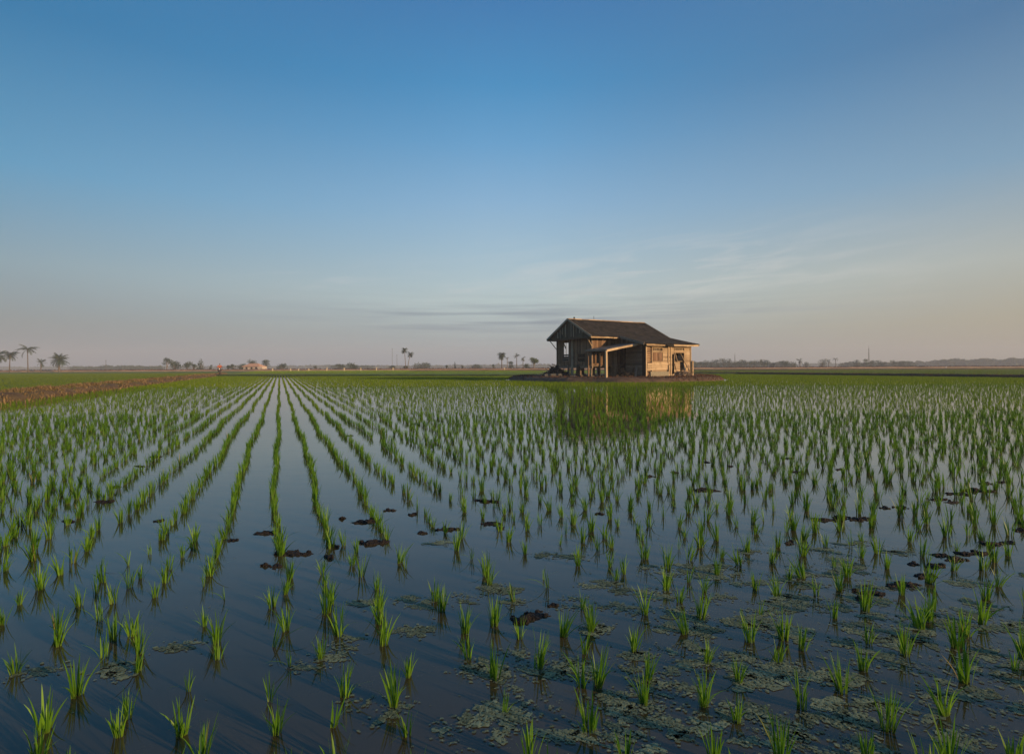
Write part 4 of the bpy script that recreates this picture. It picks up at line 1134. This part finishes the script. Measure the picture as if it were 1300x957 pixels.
# ------------------------------------------------------------------ rider on a motorbike at the end of the left bund
def skinned(name, verts, edges, radii, mat, parent, root=0, lv=2):
    me = bpy.data.meshes.new(name); me.from_pydata(verts, edges, []); o = link_mesh(name, me, parent)
    o.modifiers.new('skin', 'SKIN')
    if not me.skin_vertices: bpy.context.view_layer.objects.active = o; bpy.ops.mesh.customdata_skin_add()
    for i, q in enumerate(radii):
        me.skin_vertices[0].data[i].radius = (q, q) if not isinstance(q, tuple) else q
    me.skin_vertices[0].data[root].use_root = True
    s = o.modifiers.new('sub', 'SUBSURF'); s.levels = lv; s.render_levels = lv
    me.materials.append(mat); me.polygons.foreach_set('use_smooth', [True]*len(me.polygons))
    return o
def rider(x, y, z, rot):
    r = empty('motorbike', (x, y, z), rot)      # faces local -y
    def wheel(yc):
        m = MB(); n = 22; R0 = .29
        for k in range(n):
            a0, a1 = 2*math.pi*k/n, 2*math.pi*(k+1)/n
            m.bar((0, yc+R0*math.cos(a0), R0+R0*math.sin(a0)), (0, yc+R0*math.cos(a1), R0+R0*math.sin(a1)), .075, .07)
        w = m.build('wheel', M['black'], r)
        m = MB()
        for k in range(8):
            a = math.pi*2*k/8; m.bar((0, yc, R0), (0, yc+.26*math.cos(a), R0+.26*math.sin(a)), .012)
        m.tube([(-.06, yc, R0), (.06, yc, R0)], .05, 8); m.build('hub', M['metal'], w)
    wheel(-.62); wheel(.62)
    m = MB(); m.bar((0, -.62, .3), (0, -.42, .95), .06); m.bar((-.07, -.62, .3), (-.06, -.45, .85), .035); m.bar((.07, -.62, .3), (.06, -.45, .85), .035); m.build('fork', M['metal'], r)
    m = MB(); m.tube([(0, -.45, .62), (0, -.25, .45), (0, .1, .40), (0, .4, .55), (0, .72, .70)], [.09, .10, .13, .13, .05], 10); m.build('frame', M['redpaint'], r)
    m = MB(); m.box(-.22, .22, -.52, -.44, .38, .80, None, .01); m.build('leg_shield', M['redpaint'], r)
    m = MB(); m.tube([(0, -.05, .72), (0, .2, .75), (0, .55, .78)], [.09, .13, .11], 10); m.build('seat', M['black'], r)
    m = MB(); m.tube([(-.34, -.30, 1.02), (-.15, -.42, .98), (.15, -.42, .98), (.34, -.30, 1.02)], .018, 7); m.build('handlebar', M['metal'], r)
    m = MB(); m.tube([(0, -.56, .86), (0, -.50, .86)], [.085, .09], 12); m.build('headlight', M['white'], r)
    m = MB(); m.tube([(.14, -.1, .32), (.15, .35, .32), (.15, .8, .38)], [.03, .04, .045], 8); m.build('exhaust', M['metal'], r)
    m = MB(); m.box(-.09, .09, -.15, .2, .25, .45, None, .01); m.build('engine', M['metal'], r)
    for s in (-1, 1):
        m = MB(); m.bar((s*.28, -.36, 1.0), (s*.42, -.34, 1.22), .012); m.box(s*.42-.05, s*.42+.05, -.35, -.33, 1.2, 1.28); m.build('mirror', M['black'], r)
    tag(r, 'small dark motorbike seen head on at the far end of the left bund', 'motorbike')
    p = empty('person', (x, y, z), rot)
    # continuous body: pelvis at seat
    V = [(0, .12, .88), (0, .10, 1.05), (0, .05, 1.25), (0, 0, 1.38), (0, -.02, 1.47), (0, -.03, 1.58), (0, -.03, 1.68)]
    E = [(0, 1), (1, 2), (2, 3), (3, 4), (4, 5), (5, 6)]; Rr = [(.15, .12), (.14, .10), (.17, .11), (.13, .09), .05, (.075, .09), (.065, .08)]
    for s in (-1, 1):
        b = len(V); V += [(s*.19, 0, 1.37), (s*.29, -.08, 1.18), (s*.31, -.25, 1.06)]; E += [(3, b), (b, b+1), (b+1, b+2)]; Rr += [.065, .05, .035]
        b = len(V); V += [(s*.10, .10, .86), (s*.20, -.25, .78), (s*.18, -.22, .40), (s*.18, -.36, .33)]; E += [(0, b), (b, b+1), (b+1, b+2), (b+2, b+3)]; Rr += [.10, .075, .045, .035]
    skinned('body', V, E, Rr, M['skin'], p)
    Vs = [(0, .11, .95), (0, .10, 1.05), (0, .05, 1.25), (0, 0, 1.385), (0, -.015, 1.43)]; Es = [(0, 1), (1, 2), (2, 3), (3, 4)]; Rs = [(.17, .14), (.165, .13), (.195, .135), (.15, .11), (.075, .075)]
    for s in (-1, 1):
        b = len(Vs); Vs += [(s*.20, 0, 1.37), (s*.30, -.08, 1.18), (s*.315, -.22, 1.085)]; Es += [(3, b), (b, b+1), (b+1, b+2)]; Rs += [.09, .075, .06]
    skinned('shirt', Vs, Es, Rs, M['shirt'], p)
    Vt = [(0, .12, .94), (0, .12, .84)]; Et = [(0, 1)]; Rt_ = [(.155, .13), (.16, .13)]
    for s in (-1, 1):
        b = len(Vt); Vt += [(s*.11, .08, .84), (s*.205, -.25, .78), (s*.185, -.22, .44)]; Et += [(1, b), (b, b+1), (b+1, b+2)]; Rt_ += [.12, .10, .07]
    skinned('trousers', Vt, Et, Rt_, M['trousers'], p, root=1)
    skinned('hair', [(0, -.005, 1.62), (0, 0, 1.70), (0, -.01, 1.75)], [(0, 1), (1, 2)], [(.085, .085), (.09, .10), (.05, .06)], M['hair'], p)
    m = MB()
    for s in (-1, 1): m.box(s*.035-.014, s*.035+.014, -.128, -.118, 1.625, 1.637)
    m.box(-.03, .03, -.125, -.116, 1.555, 1.563); m.build('eyes', M['black'], p)
    m = MB(); m.bar((0, -.10, 1.63), (0, -.145, 1.59), .028, .03); m.build('nose', M['skin'], p)
    for s in (-1, 1):
        skinned('hand', [(s*.31, -.25, 1.06), (s*.312, -.31, 1.035), (s*.285, -.33, 1.03), (s*.30, -.335, 1.015), (s*.315, -.335, 1.015), (s*.33, -.33, 1.015), (s*.345, -.32, 1.015)],
                [(0, 1), (1, 2), (1, 3), (1, 4), (1, 5), (1, 6)], [.03, .032, .011, .01, .01, .01, .009], M['skin'], p, lv=1)
    tag(p, 'person in an orange shirt and dark trousers riding the motorbike towards the camera', 'person')
Yr = 84.0
rider(atd(279, Yr), Yr, .30, R(24))

# ------------------------------------------------------------------ haze
m = MB(); m.box(-1250, 1250, -60, 1150, -1.2, 42)
hz = m.build('haze', M['white']); hz.data.materials.clear()
hm = bpy.data.materials.new('haze_air'); hm.use_nodes = True; nt = hm.node_tree
for nn in list(nt.nodes):
    if nn.type == 'BSDF_PRINCIPLED': nt.nodes.remove(nn)
pv = N(nt, 'ShaderNodeVolumePrincipled'); pv.inputs['Color'].default_value = (.83, .88, .96, 1); pv.inputs['Density'].default_value = .0007
pv.inputs['Anisotropy'].default_value = 0.0
L(nt, pv.outputs[0], nt.nodes['Material Output'].inputs['Volume']); hz.data.materials.append(hm)
tag(hz, 'pale morning haze over the fields', 'haze', kind='stuff')

# ------------------------------------------------------------------ sky and sun
SUN_EL = 11.0; sdir = Vector((.875, -.484, 0)).normalized()
sun_az = math.atan2(sdir.x, sdir.y)
w = bpy.data.worlds.new('World'); sc.world = w; w.use_nodes = True; nt = w.node_tree
bg = nt.nodes['Background']; tc = N(nt, 'ShaderNodeTexCoord')
sky = N(nt, 'ShaderNodeTexSky'); sky.sky_type = 'NISHITA'; sky.sun_disc = False; sky.sun_elevation = R(SUN_EL); sky.sun_rotation = sun_az
sky.air_density = 1.0; sky.dust_density = 2.0; sky.ozone_density = 1.5
sx = N(nt, 'ShaderNodeSeparateXYZ'); L(nt, tc.outputs['Generated'], sx.inputs[0])
zz = mth(nt, 'MAXIMUM', sx.outputs[2], 0.0)
az = mth(nt, 'ARCTAN2', sx.outputs[0], sx.outputs[1])
def lin(c): return tuple((v/255/12.92 if v/255 <= .04045 else ((v/255+.055)/1.055)**2.4) for v in c)
Lr = ramp(nt, zz, [(0, lin((123, 129, 142))), (.068, lin((129, 137, 142))), (.15, lin((131, 155, 167))), (.28, lin((87, 148, 185))), (.46, lin((38, 115, 163))), (.7, lin((48, 104, 156))), (1, lin((38, 84, 138)))])
Cr = ramp(nt, zz, [(0, lin((143, 149, 161))), (.06, lin((158, 170, 174))), (.13, lin((178, 195, 197))), (.22, lin((155, 185, 203))), (.306, lin((131, 173, 206))), (.40, lin((97, 156, 200))), (.483, lin((67, 139, 189))), (.58, lin((58, 120, 174))), (.8, lin((46, 100, 158))), (1, lin((38, 84, 138)))])
Rr = ramp(nt, zz, [(0, lin((156, 148, 136))), (.065, lin((167, 161, 142))), (.15, lin((171, 177, 172))), (.28, lin((121, 156, 182))), (.45, lin((74, 118, 158))), (.7, lin((60, 108, 156))), (1, lin((40, 86, 140)))])
fl = mth(nt, 'MULTIPLY', mth(nt, 'ADD', az, .78), 1/.72, True)     # 0 at left edge -> 1 near the middle
fr_ = mth(nt, 'MULTIPLY', mth(nt, 'SUBTRACT', az, .05), 1/.72, True)
c = mixc(nt, fl, Lr.outputs[0], Cr.outputs[0]); c = mixc(nt, fr_, c, Rr.outputs[0])
# thin high cloud: light wisps and a low grey streak
cv = N(nt, 'ShaderNodeCombineXYZ'); L(nt, mth(nt, 'MULTIPLY', az, 3.2), cv.inputs[0]); L(nt, mth(nt, 'ADD', mth(nt, 'MULTIPLY', zz, 26.0), mth(nt, 'MULTIPLY', az, -2.0)), cv.inputs[1])
cn = N(nt, 'ShaderNodeTexNoise', i_Scale=1.7, i_Detail=7.0, i_Roughness=.62, i_Distortion=.6); L(nt, cv.outputs[0], cn.inputs['Vector'])
def gauss(v, c0, s):
    d_ = mth(nt, 'DIVIDE', mth(nt, 'SUBTRACT', v, c0), s); return mth(nt, 'POWER', math.e, mth(nt, 'MULTIPLY', mth(nt, 'MULTIPLY', d_, d_), -1.0))
wm = mth(nt, 'MULTIPLY', gauss(az, .30, .30), gauss(zz, .165, .06))
wf = mth(nt, 'MULTIPLY', mth(nt, 'MULTIPLY', mth(nt, 'SUBTRACT', cn.outputs[0], .46), 4.0, True), wm)
c = mixc(nt, mth(nt, 'MULTIPLY', wf, .55), c, lin((222, 216, 210)))
wm2 = mth(nt, 'MULTIPLY', gauss(az, -.25, .22), gauss(zz, .15, .03))
wf2 = mth(nt, 'MULTIPLY', mth(nt, 'MULTIPLY', mth(nt, 'SUBTRACT', cn.outputs[0], .52), 3.0, True), wm2)
c = mixc(nt, mth(nt, 'MULTIPLY', wf2, .7), c, lin((198, 200, 203)))
cv2 = N(nt, 'ShaderNodeCombineXYZ'); L(nt, mth(nt, 'MULTIPLY', az, 2.2), cv2.inputs[0]); L(nt, mth(nt, 'MULTIPLY', zz, 60.0), cv2.inputs[1])
cn2 = N(nt, 'ShaderNodeTexNoise', i_Scale=1.5, i_Detail=5.0, i_Roughness=.55); L(nt, cv2.outputs[0], cn2.inputs['Vector'])
gm = mth(nt, 'MULTIPLY', gauss(az, .04, .42), gauss(zz, .094, .034))
gf = mth(nt, 'MULTIPLY', mth(nt, 'MULTIPLY', mth(nt, 'SUBTRACT', cn2.outputs[0], .42), 4.0, True), gm)
c = mixc(nt, mth(nt, 'MULTIPLY', gf, .95), c, lin((122, 136, 152)))
# the physical sky supplies part of the light
c = mixc(nt, 1.0, mixc(nt, 1.0, c, (.86, .86, .86), 'MULTIPLY'), mixc(nt, 1.0, sky.outputs[0], (.010, .010, .010), 'MULTIPLY'), 'ADD')
L(nt, c, bg.inputs['Color']); bg.inputs['Strength'].default_value = 1.0
sl = bpy.data.lights.new('sun', 'SUN'); sl.energy = 5.0; sl.angle = R(.6); sl.color = (1, .65, .35)
so = bpy.data.objects.new('sun', sl); col.objects.link(so)
tos = Vector((sdir.x*math.cos(R(SUN_EL)), sdir.y*math.cos(R(SUN_EL)), math.sin(R(SUN_EL))))
so.rotation_euler = tos.to_track_quat('Z', 'Y').to_euler(); so.location = (60, -40, 30)

# ------------------------------------------------------------------ camera and render settings
cam = bpy.data.cameras.new('camera'); co = bpy.data.objects.new('camera', cam); col.objects.link(co)
cam.sensor_width = 36; cam.sensor_fit = 'HORIZONTAL'; cam.lens = 36*F/1300; cam.clip_start = .05; cam.clip_end = 6000
co.location = (0, 0, CAMH); co.rotation_euler = (math.pi/2, R(ROLL), 0); cam.shift_y = -(478.5-HY)/1300
sc.camera = co
sc.view_settings.view_transform = 'Standard'; sc.view_settings.look = 'None'; sc.view_settings.exposure = .22; sc.view_settings.gamma = 1
sc.render.engine = 'CYCLES'; cy = sc.cycles
cy.use_denoising = True; cy.max_bounces = 6; cy.diffuse_bounces = 2; cy.glossy_bounces = 3; cy.transmission_bounces = 3; cy.volume_bounces = 1
cy.use_adaptive_sampling = True; cy.adaptive_threshold = .01; cy.caustics_reflective = False; cy.caustics_refractive = False
